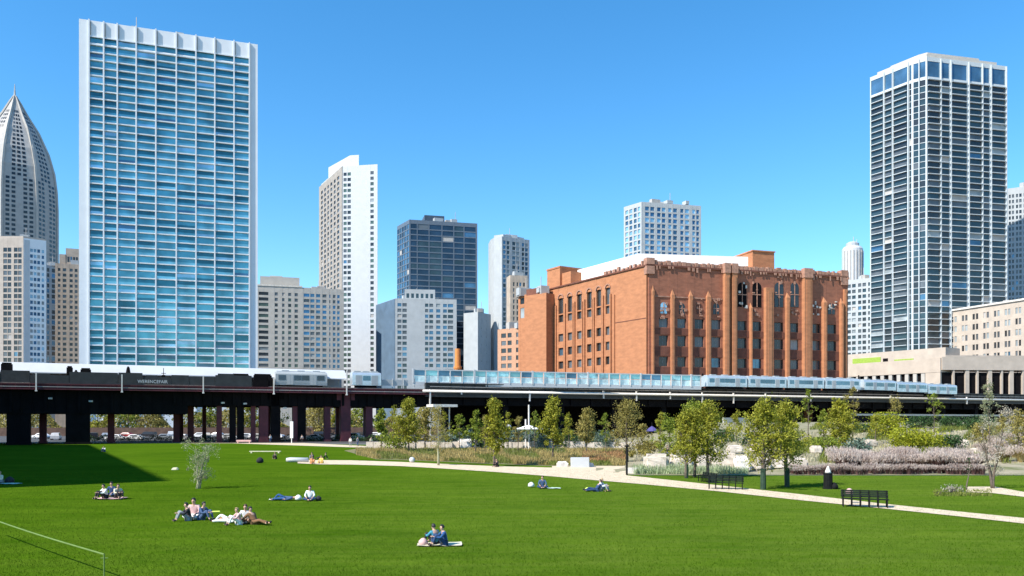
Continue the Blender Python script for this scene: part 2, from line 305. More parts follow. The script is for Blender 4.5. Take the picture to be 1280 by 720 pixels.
# ------------------------------------------------------------------ facades
def pxa(p0, u, px):
    k = (px-640)/F                 # (p0x+u.x a) = k (p0y+u.y a)
    return (k*p0[1]-p0[0])/(u[0]-k*u[1])
class Bld:
    """building: pts = corners seen from the camera left to right (px, ytop), roof height H"""
    def __init__(s, name, label, cat, pts, H, wall, rec=.35, back=None, zbase=0, group=None):
        s.H = H; s.wall = wall; s.rec = rec
        s.c = [at(px, (H-CAMZ)*F/(HOR-py)) for px, py in pts]
        a, b = s.c[0], s.c[-1]
        if back: ex = [Vector(q) for q in back]
        elif len(s.c) == 3: ex = [s.c[0]+s.c[2]-s.c[1]]
        else:
            d = (b-a).normalized(); nn = Vector((-d.y, d.x, 0)); dd = min(30, (b-a).length*.8)
            ex = [b+nn*dd, a+nn*dd] if len(s.c) == 2 else [b*(1+dd/b.y), a*(1+dd/a.y)]
        s.poly = s.c+ex
        s.root = thing(name, label, cat, (0, 0, 0), group=group)
        s.mb = MB(); s.mb.prism(s.poly, zbase, H-.3)
        s.wins = []; s.mats = []
    def mi(s, m):
        if m not in s.mats: s.mats.append(m)
        return s.mats.index(m)
    def face(s, i, cols, rows, rec=None, cpx=True, zlo=10, ext=True, glassm=None, wn='window', zt_=None, extra=None, split=None, pane_b=.05, part=None):
        """cols: spans in px (cpx) or metres; rows: list of (z0,z1) top to bottom"""
        p0, p1 = s.c[i], s.c[i+1]; L = (p1-p0).length; u = (p1-p0)/L; nrm = Vector((u.y, -u.x, 0)); rec = rec if rec is not None else s.rec
        top = zt_ or s.H; keep = s.mb
        if part: s.mb = MB()
        if cpx: cols = [(pxa(p0, u, a), pxa(p0, u, b)) for a, b in cols]
        cols = [(max(.05, a), min(L-.05, b)) for a, b in cols]
        edges = [-rec*.0]+[x for c in cols for x in c]+[L+(rec if ext else 0)]
        for k in range(0, len(edges), 2):                        # piers
            if edges[k+1]-edges[k] > .02: s.mb.frame(p0, u, nrm, edges[k], edges[k+1], 0, rec, 0 if zlo < 12 else zlo, top)
        zs = sorted(rows, key=lambda r: -r[1])
        for a, b in cols:
            prev = top
            for z0, z1 in zs:
                if prev-z1 > .02: s.mb.frame(p0, u, nrm, a, b, 0, rec-.04, z1, prev)
                prev = z0
            if prev > .1: s.mb.frame(p0, u, nrm, a, b, 0, rec-.04, 0 if zlo < 12 else zlo, prev)
            for z0, z1 in zs:
                if split:
                    zm = z0+(z1-z0)*split[0]
                    s.wins.append((p0, u, nrm, a, b, z0, zm, split[1], 'toned_spandrel_panel')); s.wins.append((p0, u, nrm, a, b, zm, z1, glassm, wn))
                else: s.wins.append((p0, u, nrm, a, b, z0, z1, glassm, wn))
        if part: s.mb.build(part[0], part[1], s.root); s.mb = keep
        return p0, u, nrm, L
    def done(s, cap=.0, mullion=False, units=3):
        s.mb.prism([Vector(p) for p in s.poly], s.H-.299, s.H)
        o = s.mb.build('wall', s.wall, s.root)
        if units:
            cn = sum(s.poly, Vector())/len(s.poly)
            for k in range(units):
                e = s.c[0].lerp(s.c[-1], random.uniform(.12, .88)) if len(s.c) == 2 else s.c[-2].lerp(s.c[-1], random.uniform(.1, .9)); e = e.lerp(cn, random.uniform(.25, .5))
                um = MB(); um.box((e.x, e.y, s.H+random.uniform(.7, 1.6)), (random.uniform(2, 6), random.uniform(2, 4), random.uniform(1.6, 3.4)), .4); um.build('roof_unit', M['greige'] if k % 2 else M['palegrey'], s.root)
                if k == 0: um = MB(); um.tube([(e.x+1, e.y, s.H), (e.x+1, e.y, s.H+7)], .16, 5); um.build('antenna', M['greige'], s.root)
        by = {}
        for wv in s.wins: by.setdefault(wv[8], []).append(wv)
        for nm, lst in by.items():
            lst = [w_ for w_ in lst if w_[4]-w_[3] > .1 and w_[6]-w_[5] > .1]
            lst.sort(key=lambda w_: -((w_[4]-w_[3])*(w_[6]-w_[5]))/max(1, w_[0].y)**2-(.0 if 430 else 0))
            rest = MB(); rm = []
            for k, (p0, u, nr, a, b, z0, z1, gm, _) in enumerate(lst):
                gm = gm if isinstance(gm, (list, tuple)) else [gm]; g = random.choice(gm)
                cx = (a+b)/2; cz = (z0+z1)/2
                if g in (GL['dark'], GL['dark2'], GL['slate'], GL['navy']) and random.random() < .10: g = random.choice([GL['pale'], GL['dark2'], GL['slateb'], M['greige']])
                elif g in (GL['cyan'], GL['cyanl']) and random.random() < .10: g = random.choice([GL['cyand'], GL['slateb'], GL['skyb']])
                wd, ht = (b-a)/2, (z1-z0)/2
                tl = random.uniform(-.012, .012)
                if k < 100:
                    q = MB(); q.frame((0, 0), (1, 0), (0, -1), -wd, wd, 0, .05, -ht, ht)
                    fw = min(.06, wd*.15)
                    if mullion: q.frame((0, 0), (1, 0), (0, -1), -fw/2, fw/2, .051, .10, -ht, ht, 1)
                    w_o = q.build(nm, [g, M['greige']] if mullion else g, s.root)
                    c = p0+u*cx; w_o.location = (c.x, c.y, cz); w_o.rotation_euler = (0, 0, math.atan2(u.y, u.x))
                else:
                    if g not in rm: rm.append(g)
                    rest.frame(p0, u, nr, a, b, 0, .05, z0, z1, rm.index(g))
            if rest.v: r = rest.build(nm, rm, s.root); r['kind'] = 'stuff'
        return s.root
    def zrow(s, i, y): return Z(y, s.c[i].y)
def rows_m(ztop, pitch, h, zmin):
    r = []; z = ztop
    while z-h > zmin: r.append((z-h, z)); z -= pitch
    return r
def cols_even(p0, p1, n, frac=.6, m=0):
    L = (p1-p0).length; w_ = (L-2*m)/n; return [(m+w_*(i+.5-frac/2), m+w_*(i+.5+frac/2)) for i in range(n)]

# 1 glass tower
b = Bld('glass_tower', 'wide cyan glass office tower with white frame, tallest on the left', 'skyscraper', [(99, 24), (320.5, 56)], 177, M['glasswhite'], rec=.55)
vx = [111.7, 130, 147, 170.5, 195, 220.5, 245, 268.5, 292.5, 311.7]
p0, u, nr, L = b.face(0, [(vx[i]+.9, vx[i+1]-.9) for i in range(9)], rows_m(177-7.2, 3.32, 2.75, 18)[1:]+[(177-7.2-2.3, 177-6.6)], glassm=[GL['cyan'], GL['cyan'], GL['cyand']], split=(.42, [GL['cyanl'], GL['cyan']]))  # darker upper and paler lower panes put slab shade and reflection into colour
for q in vx:
    a = pxa(p0, u, q); b.mb.frame(p0, u, nr, a-.28, a+.28, .552, 1.25, 0, 177.2)
for z0, z1 in rows_m(177-7.2, 3.32, 2.75, 18): b.mb.frame(p0, u, nr, pxa(p0, u, vx[0])+.3, pxa(p0, u, vx[-1])-.3, .515, .95, z1+.03, z1+.48)
for q in vx[:-1]:
    a = pxa(p0, u, q); qd = MB(); qd.frame(p0, u, nr, a+.30, a+.75, .56, .70, 170.8, 176.4); r_ = qd.build('parapet_slot', M['concrete'], b.root)
b.done()

# 2 pointed tower: octagonal shaft with faceted crown and spire
H = 177.; Dp = 600.; c = at(18.5, Dp); R8 = 28.5
t = thing('spire_tower', 'grey stone tower with a pointed crown and spire at the left edge', 'skyscraper')
prof = [(R8, 0), (R8, 162), (R8*.98, 177), (R8*.92, 191), (R8*.79, 205), (R8*.55, 221), (R8*.30, 233), (R8*.12, 243), (.8, 248)]
cc = (c.x, c.y, 0); ph = -PI/2+PI/8-.12
q = MB(); q.lathe(cc, prof, 8, ph=ph); q.build('wall', M['greige'], t)
q = MB(); q.lathe((c.x, c.y, 247), [(1.1, 0), (.7, 2), (.2, 10)], 8); q.build('spire', M['concrete'], t)
for j in range(8):
    a = ph+2*PI*j/8
    if math.sin(a) > .45: continue
    pts = [(c.x+(r+.3)*math.cos(a), c.y+(r+.3)*math.sin(a), z) for r, z in prof]
    q = MB(); q.tube(pts, [.9]*6+[.8, .6, .3], 4); q.build('rib', M['cream2'], t)
sw = []
for j in range(8):
    a0, a1 = ph+2*PI*j/8, ph+2*PI*(j+1)/8; am = (a0+a1)/2
    if math.sin(am) > .2: continue
    def ring(z):
        r = float(np.interp(z, [p_[1] for p_ in prof], [p_[0] for p_ in prof])); return r
    for z in np.arange(60, 236, 3.4):
        for f in (.16, .33, .50, .67, .84):
            if z > 180 and f in (.16, .84): continue
            if f == .5 and z < 180: continue
            def pt(fr, zz): r = ring(zz)+.12; x0, y0 = r*math.cos(a0), r*math.sin(a0); x1, y1 = r*math.cos(a1), r*math.sin(a1); return (c.x+x0+(x1-x0)*fr, c.y+y0+(y1-y0)*fr, zz)
            sw.append((pt(f-.055, z), pt(f+.055, z), pt(f+.055, z+1.9), pt(f-.055, z+1.9)))
sw.sort(key=lambda f_: -f_[0][2]); rest = MB(); nn_ = 0
for f_ in sw:
    bx_ = MB(); k = Vector((f_[0][0]-c.x, f_[0][1]-c.y, 0)).normalized()*.25
    vs = [Vector(p_) for p_ in f_]+[Vector(p_)-k for p_ in f_]
    tgt = bx_ if nn_ < 100 else rest
    tgt.add(vs, [(0, 1, 2, 3), (4, 7, 6, 5), (0, 4, 5, 1), (1, 5, 6, 2), (2, 6, 7, 3), (3, 7, 4, 0)])
    if nn_ < 100: bx_.build('window', GL['dark'] if nn_ % 3 else GL['dark2'], t)
    nn_ += 1
r = rest.build('window', GL['dark'], t); r['kind'] = 'stuff'

# 3 beige and white corner block, lower left
b = Bld('apartment_block', 'beige and white corner apartment block below the pointed spire tower', 'building', [(-26, 297.5), (29, 297.5), (57, 301)], 118, mat('warm_grey_stone', (.42, .36, .31), .85, var=.12, scale=.3), rec=.3)
b.mb2 = MB(); _u = (b.c[2]-b.c[1]).normalized(); b.mb2.frame(b.c[1], _u, Vector((_u.y, -_u.x, 0)), pxa(b.c[1], _u, 30), pxa(b.c[1], _u, 37), .302, .5, 0, 117); b.mb2.build('white_strip', M['white'], b.root)
b.mb.prism([p_+(p_-b.c[1])*.01 for p_ in b.poly], 118.01, 119.2)
b.face(0, [(-22, -17), (-14, -9), (-5, -.5), (4.5, 9.3), (9.9, 14.5), (17.8, 22.4), (23, 27.4)], rows_m(112, 3.6, 2.6, 24), glassm=[GL['dark'], GL['dark'], GL['dark2']])
b.face(1, [(37.5, 41), (42, 45.5), (46.5, 50), (52, 55)], rows_m(112, 3.6, 2.1, 24), glassm=[GL['skyb'], GL['pale'], GL['blue']], part=('front_wall', mat('sunlit_stone', (.80, .80, .80), .7, var=.05)))  # front face paler: brightness the grazing sun lacks is put into the colour
b.done()
b = Bld('slim_block', 'slim grey block with a blue glass strip beside the white corner block', 'building', [(57, 331), (70.5, 333)], 112, M['palegrey'], rec=.25)
b.face(0, [(58.5, 61.5), (64.5, 69)], rows_m(110, 3.6, 2.6, 24), glassm=[GL['dark'], GL['blue']])
b.done()
b = Bld('stepped_tower', 'beige brick tower with stepped top left of the glass tower', 'building', [(69, 329), (101, 331)], 108, M['beige'], rec=.4)
b.face(0, [(72.3, 75.7), (78.5, 83), (87, 91), (93.5, 97)], rows_m(105, 3.5, 2.0, 22), glassm=[GL['dark'], GL['dark2']])
p0, u, nr, L = b.c[0], (b.c[1]-b.c[0]).normalized(), None, 0
nr = Vector((u.y, -u.x, 0)); a0, a1 = pxa(p0, u, 82), pxa(p0, u, 99); Dd = p0.y
b.mb.frame(p0, u, nr, a0, a1, -8, -.5, 107.9, Z(309, Dd)); b.mb.frame(p0, u, nr, pxa(p0, u, 74), a0-.1, -6, -.3, 107.9, Z(317, Dd))
for i in range(4):
    a = a0+1+i*(a1-a0-2)/3.6; b.wins.append((p0-nr*.5, u, nr, a, a+1.1, 109.5, 113, GL['dark'], 'window'))
b.done()
# 4 cream apartment block
b = Bld('hotel_block', 'pale cream apartment block with blue window bays right of glass tower', 'building', [(319, 357), (378, 359.5), (429, 362)], 84, M['cream2'], rec=.35, back=[at(429, 560), at(319, 560)])
rr = rows_m(80.5, 3.25, 1.9, 18)
b.face(0, [(323.3, 335.5), (343.3, 347.2), (352.6, 355.6), (360.2, 364), (368.2, 372.3)], rr, glassm=[GL['dark'], GL['dark2'], GL['green']])
b.face(1, [(379.5, 386.8), (387.8, 393), (395, 400.2), (403, 408), (411.5, 413), (416, 419.3), (421.4, 424.5)], rr, glassm=[GL['blue'], GL['slateb'], GL['dark2']])
D0 = b.c[0].y; q0 = b.c[0]; u = (b.c[1]-b.c[0]).normalized(); nr = Vector((u.y, -u.x, 0))
q = MB(); q.frame(q0, u, nr, pxa(q0, u, 325), pxa(q0, u, 374.5), -16, -2, 84, Z(344, D0)); q.frame(q0, u, nr, pxa(q0, u, 337), pxa(q0, u, 353), -12, -6, Z(344, D0), Z(341.5, D0)); q.build('penthouse', M['cream2'], b.root)
q = MB(); q.frame(q0, u, nr, pxa(q0, u, 319.5), pxa(q0, u, 378), -.6, .6, 84.01, 84.9); q.build('cornice', M['paletrim'], b.root)
b.done()
# 5 tall white slab tower
b = Bld('white_tower', 'tall slim white tower with blank front wall and stepped roof', 'skyscraper', [(399.5, 234), (428, 208), (471.5, 205.5)], 200, M['white'], rec=.35)
b.face(0, [(402, 404.3), (406, 408.2), (410, 412), (413.8, 416), (418, 420.3), (422.2, 424.8)], rows_m(194.7, 4.2, 2.55, 20), glassm=[GL['dark'], GL['dark2']], rec=.5, part=('side_wall', mat('dimmed_greige', (.30, .27, .24), .9, var=.2, scale=.4)))  # side face dimmed in colour to offset the sun falling on it
b.face(1, [(429.6, 433.6), (434.6, 438.8), (463.2, 467.4)], rows_m(195, 4.2, 2.5, 20), glassm=[GL['dark'], GL['green'], GL['dark2']])
A_, B_, C_ = b.c; ul = (A_-B_).normalized(); ur = (C_-B_).normalized(); Db = B_.y
def pp(fa, fb): return B_+(A_-B_)*fa+(C_-B_)*fb
q = MB(); q.prism([pp(.62, .02), pp(.10, .30), pp(.10, .55), pp(.62, .55)], 200, Z(192, Db)); q.prism([pp(.95, .02), pp(.64, .02), pp(.64, .5), pp(.95, .5)], 200, Z(205.5, Db)); q.build('penthouse', M['white'], b.root)
b.done()
# 6 grey-blue front block
b = Bld('grey_block', 'pale grey block with dark blue side wall in front of the navy tower', 'building', [(470.5, 381), (494, 373), (570, 374.5)], 78, M['palegrey'], rec=.35)
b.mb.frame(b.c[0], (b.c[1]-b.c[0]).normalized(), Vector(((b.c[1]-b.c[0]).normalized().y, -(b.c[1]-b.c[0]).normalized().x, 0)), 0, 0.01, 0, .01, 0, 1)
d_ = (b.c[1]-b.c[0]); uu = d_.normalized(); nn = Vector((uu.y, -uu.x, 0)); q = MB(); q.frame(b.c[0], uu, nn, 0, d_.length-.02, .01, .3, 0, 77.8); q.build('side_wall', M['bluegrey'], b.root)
b.face(1, [(496.8, 501.8), (503, 508.4), (531.3, 535.4), (536.6, 541.4), (545.2, 550.4), (553.8, 558.6), (559.8, 566.4)], rows_m(75.2, 3.3, 2.0, 18), glassm=[GL['slate'], GL['slateb'], GL['dark2']])
p0 = b.c[1]; u = (b.c[2]-p0).normalized(); nr = Vector((u.y, -u.x, 0)); Db = p0.y
q = MB(); q.frame(p0, u, nr, pxa(p0, u, 506), pxa(p0, u, 544), -14, -2, 78, Z(360.5, Db)); q.build('penthouse', M['palegrey'], b.root)
for k in range(6):
    a = pxa(p0, u, 508+k*6); b.wins.append((p0-nr*2, u, nr, a, a+1.6, 78.8, 81.5, GL['slate'], 'window'))
b.done()
# 7 navy tower
b = Bld('navy_tower', 'dark navy gridded office tower with square rooftop box', 'skyscraper', [(497, 283), (512, 274.5), (596, 279.5)], 130, M['navylines'], rec=.3)
rw = rows_m(127.5, 3.55, 2.85, 20)
b.face(0, cols_even(b.c[0], b.c[1], 5, .82), rw, cpx=False, glassm=[GL['blue'], GL['slateb'], GL['navy']])
b.face(1, [(513.2, 521), (522, 535.8), (536.8, 551.8), (553, 566.6), (567.8, 579.4), (580.6, 594.6)], rw, glassm=[GL['navy'], GL['navy'], GL['navy'], GL['slate'], GL['navy']])
p0 = b.c[1]; u = (b.c[2]-p0).normalized(); nr = Vector((u.y, -u.x, 0)); Db = p0.y
q = MB(); q.frame(p0, u, nr, pxa(p0, u, 532), pxa(p0, u, 557), -22, -5, 130, Z(265, Db)); q.build('penthouse', M['navy'], b.root)
b.done()
# 8 orange chimney
cD = 300; c = at(572, cD); t = MB(); t.lathe((c.x, c.y, 0), [(1.6, 0), (1.25, 24), (1.5, 24.2), (1.5, 25), (1.1, 25.1), (1.0, Z(436, cD))], 12)
tag(t.build('chimney', M['orange']), 'slim orange chimney in front of the navy tower', 'chimney')
# 9 hazy white low block
b = Bld('pale_block', 'plain pale white block between the navy tower and grey curved tower', 'building', [(597, 390), (613, 393)], 70, M['palegrey'], rec=.2)
b.face(0, [(601, 602), (607, 608)], rows_m(66, 5, .8, 30), glassm=GL['pale']); b.done()
# 10 rounded grey tower
b = Bld('curved_tower', 'pale grey apartment tower with rounded blank left edge behind brick tower', 'skyscraper', [(610.5, 305), (613, 300), (617.5, 297), (627, 295.5), (661, 300)], 118, M['palegrey'], rec=.35)
b.face(3, [(628.5, 632), (633, 636.5), (640, 644), (645, 649), (652, 655), (656, 659.6)], rows_m(115.5, 2.95, 2.05, 22), glassm=[GL['slate'], GL['slateb'], GL['pale']])
q = MB(); q.prism([p_*1 for p_ in [b.c[2]+Vector((0, 3, 0)), b.c[3]+Vector((1, 3, 0)), b.c[4]+Vector((-3, 3, 0)), b.c[4]+Vector((-3, 12, 0)), b.c[2]+Vector((0, 12, 0))]], 118, 120); q.build('penthouse', M['palegrey'], b.root)
b.done()
# 11 slim ribbed brown tower and low brick neighbour
b = Bld('ribbed_tower', 'slim beige ribbed tower in front of the grey curved tower', 'building', [(637.5, 344), (658, 345)], 88, M['beige'], rec=.5)
b.face(0, [(641, 643), (645.5, 647.5), (649, 651.5), (653.5, 656)], rows_m(84, 3.3, 2.2, 22), glassm=[GL['dark'], GL['dark2']]); b.done()
b = Bld('brick_annex', 'low tan brick office with rows of windows left of orange brick warehouse', 'building', [(622.5, 412), (658.5, 409)], 46, mat('tan_brick', (.48, .27, .17), .9, var=.15), rec=.3)
b.face(0, [(627, 633), (635, 640), (645.5, 650), (651.5, 656.5)], rows_m(44, 3.4, 2.0, 14), glassm=[GL['dark'], GL['dark2']])
b.done()
b = Bld('brick_stair_tower', 'narrow orange brick tower rising beside the warehouse blank wall', 'building', [(648.5, 370), (659, 368)], 54, M['brick'], rec=.25)
b.face(0, [(651, 656)], [(50.5, 52.8), (45, 49)], glassm=GL['dark']); b.done()
# 12 pale blue apartment tower
b = Bld('blue_apartment_tower', 'pale blue apartment tower rising behind the brick warehouse', 'skyscraper', [(780.5, 259), (802, 252.5), (875, 257.5)], 128, M['palegrey'], rec=.45)
rw = rows_m(125.5, 3.15, 2.2, 70)
b.face(0, [(782.5, 786), (787.5, 791), (793, 796.5), (798, 801)], rw, glassm=[GL['skyb'], GL['slateb']], zlo=11)
b.face(1, [(806, 811), (812.5, 817.5), (821, 825.5), (827, 831.5), (835, 839), (841, 846), (850, 854), (856, 861), (865, 868.5), (870, 873.5)], rw, glassm=[GL['slateb'], GL['skyb'], GL['blue']])
q = MB(); q.box((b.c[1].x+12, b.c[1].y+12, 129), (14, 8, 2.6)); q.build('penthouse', M['palegrey'], b.root); b.done()
# 13 round tower and 14 grey grid block
cD = 700; c = at(1065.5, cD); t = thing('round_tower', 'pale round tower with thin mast between brick warehouse and dark tower', 'skyscraper')
q = MB(); zt_top = Z(309, cD); q.lathe((c.x, c.y, 0), [(8.6, 0), (8.6, zt_top-2), (7.2, zt_top)], 20); q.build('wall', M['white'], t)
for k in range(9):
    a = -PI*.12-PI*.76*k/8; q = MB(); q.box((c.x+8.6*math.cos(a), c.y+8.6*math.sin(a), zt_top/2), (.9, .9, zt_top-8), a); q.build('window_strip', M['greige'], t)
q = MB(); q.lathe((c.x, c.y, zt_top), [(5.5, 0), (5.5, 3), (3, 4.5)], 12); q.tube([(c.x+1, c.y, zt_top+4), (c.x+1, c.y, Z(296, cD))], .35); q.tube([(c.x+3.5, c.y, zt_top+3), (c.x+4, c.y, Z(299, cD))], .3); q.build('mast', M['palegrey'], t)
b = Bld('grid_block', 'grey gridded apartment block right of the brick warehouse', 'building', [(1057, 351), (1091, 347)], 86, M['palegrey'], rec=.5)
b.face(0, [(1060, 1064), (1065.5, 1070), (1073, 1077), (1078.5, 1083), (1085.5, 1089.5)], rows_m(83.5, 3.3, 2.0, 18), glassm=[GL['slate'], GL['dark'], GL['dark2']]); b.done()
# 15 dark glass balcony tower
b = Bld('balcony_tower', 'tall dark glass tower with white balcony bands on the right', 'skyscraper', [(1088, 97), (1141, 75.5), (1158, 71), (1257.5, 83)], 194, mat('tower_frame', (.46, .50, .52), .6, var=.08), rec=.30)
rw = rows_m(194-11.8, 3.28, 3.0, 20)
gm = [GL['slate'], GL['slate'], GL['slate'], GL['dark'], GL['slate'], GL['dark'], GL['dark2']]
crown = [(194-10.2, 194-2.2)]
spans = {0: [(1089.2, 1104.8), (1106.4, 1115.8), (1117.4, 1134.5), (1137, 1139.6)], 1: [(1142, 1149), (1150, 1157)], 2: [(1159, 1174.5), (1176, 1186.2), (1188.6, 1208.2), (1211, 1226.6), (1228, 1236.2), (1238.8, 1256)]}
for i in range(3):
    p0, u, nr, L = b.face(i, spans[i], rw+crown, glassm=gm, ext=(i < 2))
    b.wins = [(*w_[:7], GL['slateb'] if w_[6] > 190 else w_[7], w_[8]) for w_ in b.wins]
    for z0, z1 in rw:
        for k, (xa, xb) in enumerate(spans[i]):
            a0_, a1_ = pxa(p0, u, xa), pxa(p0, u, xb)
            if a1_-a0_ > 4: b.mb.frame(p0, u, nr, a0_+.1, a1_-.1, .262, 1.15, z1-.02, z1+.30)
    for xa in [q_[0]-.8 for q_ in spans[i]][1:]+([1257] if i == 2 else []):
        a = pxa(p0, u, xa); b.mb.frame(p0, u, nr, a-.22, a+.22, .302, .95, 0, 193.6)
q = MB(); cn = (b.c[1]+b.c[3]+b.c[0])/3
q.prism([p_+(cn-p_)*.12 for p_ in b.poly], 194, 196.2); q.prism([p_+(cn-p_)*.35 for p_ in b.poly], 196.2, 198.5); q.build('penthouse', M['cream2'], b.root)
b.done()
# 16 right edge tower
b = Bld('pale_grid_tower', 'pale grey tower with small square windows at the right edge', 'skyscraper', [(1259.5, 236), (1300, 231)], 150, M['palegrey'], rec=.45)
b.face(0, [(1261, 1263.5), (1265, 1267.5), (1270, 1272.5), (1274, 1277), (1279.5, 1283), (1286, 1290)], rows_m(146, 3.4, 2.1, 22), glassm=[GL['dark2'], GL['dark']])
b.done()
# 17 cream stepped hotel
b = Bld('cream_hotel', 'long cream stone building with rows of small windows at right', 'building', [(1172, 392), (1345, 365.5)], 62, M['cream'], rec=.35)
p0 = b.c[0]; u = (b.c[1]-p0).normalized()
cs = []
x = 1176.
while x < 1338: cs += [(x, x+3.0), (x+4.2, x+7.2)]; x += 13.4
b.face(0, cs, rows_m(59.0, 5.2, 2.9, 14), glassm=[GL['dark2'], GL['dark'], GL['pale']])
nr = Vector((u.y, -u.x, 0)); L = (b.c[1]-p0).length
q = MB(); q.frame(p0, u, nr, -.4, L, -.5, 1.0, 62.01, 62.9); q.build('cornice', M['paletrim'], b.root)
q = MB(); q.frame(p0, u, nr, -8.5, -.05, -20, -.3, 0, Z(415, p0.y)); q.build('side_wing', M['cream'], b.root)
b.done()
# 18 low cream market hall
t = thing('market_hall', 'low cream hall with tall dark windows behind the tracks at right', 'building')
MH = 325.; pA = at(1056, 360.); pC = at(1176, 322.); pD_ = at(1420, 330.)
def wallseg(mb, a, b_, z0, z1, th=1.0, off=0., mi=0):
    a = Vector(a); b_ = Vector(b_); d = b_-a; u_ = d.normalized(); n_ = Vector((u_.y, -u_.x, 0)); mb.frame(a, u_, n_, 0, d.length, off-th, off, z0, z1, mi); return u_, n_, d.length
q = MB(); zf0, zf1 = Z(466, 330)-.2, Z(453.5, 330)+.6
wallseg(q, pA, pC, 0, zf0, 6, -.8); wallseg(q, pC, pD_, 0, zf0, 8, -.8)
q2 = MB(); u1, n1, L1 = wallseg(q2, pA, pC, zf0, zf1+.8, 10, .3); q2.build('fascia', M['cream'], t)
q2 = MB(); u2, n2, L2 = wallseg(q2, pC+(pD_-pC).normalized()*.4, pD_, zf0+.9, zf1+1.2, 12, .35); q2.build('fascia', M['cream'], t)
wm = MB(); wm = q; wm.build('dark_wall', M['dark'], t)
for k in range(11):
    a = pxa(pA, u1, 1062+k*10.2)
    if a < L1: q = MB(); q.frame(pA, u1, n1, a-.8, a+.8, -.8, .1, 0, zf0); q.build('pillar', M['cream2'], t)
q = MB(); q.frame(pA, u1, n1, pxa(pA, u1, 1157), L1-.1, -.7, .2, 0, zf0); q.build('end_wall', M['cream'], t)
for k, xx in enumerate([1192, 1209, 1222, 1237.5, 1252.5, 1264.5, 1279, 1294]):
    a = pxa(pC, u2, xx); q = MB(); wdt = (.35, .8)[k % 2]; q.frame(pC, u2, n2, a-wdt, a+wdt, -.8, .15, 0, zf0+.9); q.build('pillar', M['cream'], t)
for k in range(30):
    a = 1.5+k*2.9
    q = MB(); q.frame(pC, u2, n2, a, a+.12, -.79, -.6, 0, zf0+.9)
    if a < L2-2 and k % 2: q.build('window_bar', M['dark'], t)
# upper terrace wall of the hall
q = MB(); pE = at(1058, 402.); pF = at(1182, 360.); wallseg(q, pE, pF, 0, Z(434, 360), 12); q.build('terrace_wall', M['cream'], t)
q = MB(); pG = at(1182, 360.); pH = at(1400, 365); wallseg(q, pG, pH, 0, Z(444, 360), 8); q.build('terrace_wall', M['cream'], t)
def pnt(a_, b_, px):
    a_ = Vector(a_); d = (Vector(b_)-a_); u_ = d.normalized(); return a_+u_*pxa(a_, u_, px), u_, Vector((u_.y, -u_.x, 0))
for (x0, x1, y0, y1, m_) in ((1066, 1101, 447.5, 455.5, 'lime'), (1104, 1110, 448, 454, 'dark'), (1118, 1142, 448.8, 451.5, 'lime')):
    a_, u_, n_ = pnt(pE, pF, x0); b__, _, _ = pnt(pE, pF, x1); Dm = (a_.y+b__.y)/2
    q = MB(); q.frame(a_, u_, n_, 0, (b__-a_).length, .02, .25, Z(y1, Dm), Z(y0, Dm)); q.build('green_panel' if m_ == 'lime' else 'window', M[m_], t)

# ------------------------------------------------------------------ brick warehouse
b = Bld('brick_warehouse', 'large orange brick warehouse with carved pilasters and white roof', 'building', [(683, 364), (810, 333), (1056, 348)], 54, M['brick'], rec=.7)
A_, B_, C_ = b.c; DB = B_.y
def zy(y): return Z(y, DB)
# y values measured at the near corner (px 810); rows follow perspective
def row_r(y0, y1, pxr): # rows measured at pxr on right face
    p_, _, _ = pnt(B_, C_, pxr); return (Z(y1, p_.y), Z(y0, p_.y))
rows4 = [row_r(446, 458, 828), row_r(419.5, 432.5, 828), row_r(397.5, 409.5, 828)]
wl = [GL['dark'], GL['dark'], GL['dark'], GL['dark2']]
colR = [(822.5, 834), (845.5, 856.5), (867, 878.5), (888, 899.5), (920.5, 931.5), (939, 950), (966.5, 977.5), (986.5, 996.5), (1013, 1023.5), (1031.5, 1043.5)]
p0, u, nr, L = b.face(1, colR, rows4, glassm=wl, rec=.7, part=('front_wall', mat('shaded_brown_brick', (.275, .105, .060), .9, var=.25, scale=.8, bump=.3, detail=12, stretch=(.5, .5, 1.3))))
# brown wall and terracotta panels between orange pilasters, grazing-sun shade put into their colour
pan = MB()
def px_(x): return pxa(B_, u, x)
for xa, xb in ((817, 836.5), (843.5, 859), (864, 880.5), (886.5, 901.5), (918, 935), (937, 952.5), (963.5, 979), (984, 1000.5), (1011, 1025), (1029.5, 1047)):
    for z0, z1 in ((rows4[1][1]+0.05-.0, rows4[2][0]), (rows4[0][1], rows4[1][0]), (14, rows4[0][0])):
        pan = MB(); pan.frame(p0, u, nr, px_(xa), px_(xb), .702, .80, z0+.25, z1-.25); pan.build('toned_spandrel_panel', M['brick2'], b.root)
pil = [(813, 815.5, .8, 46), (836.5, 840.5, 1.0, 45), (859, 863, 1.0, 45), (880.7, 885.8, 1.0, 45), (902, 908, 1.6, 53), (911, 917, 1.6, 53), (934.8, 936.8, 1.2, 42), (953, 962, 1.5, 49), (979.5, 983.5, 1.2, 46), (1000.5, 1010, 1.6, 53.5), (1025, 1029, 1.5, 45), (1047, 1050, 1.3, 45), (1052, 1055.5, .8, 50)]
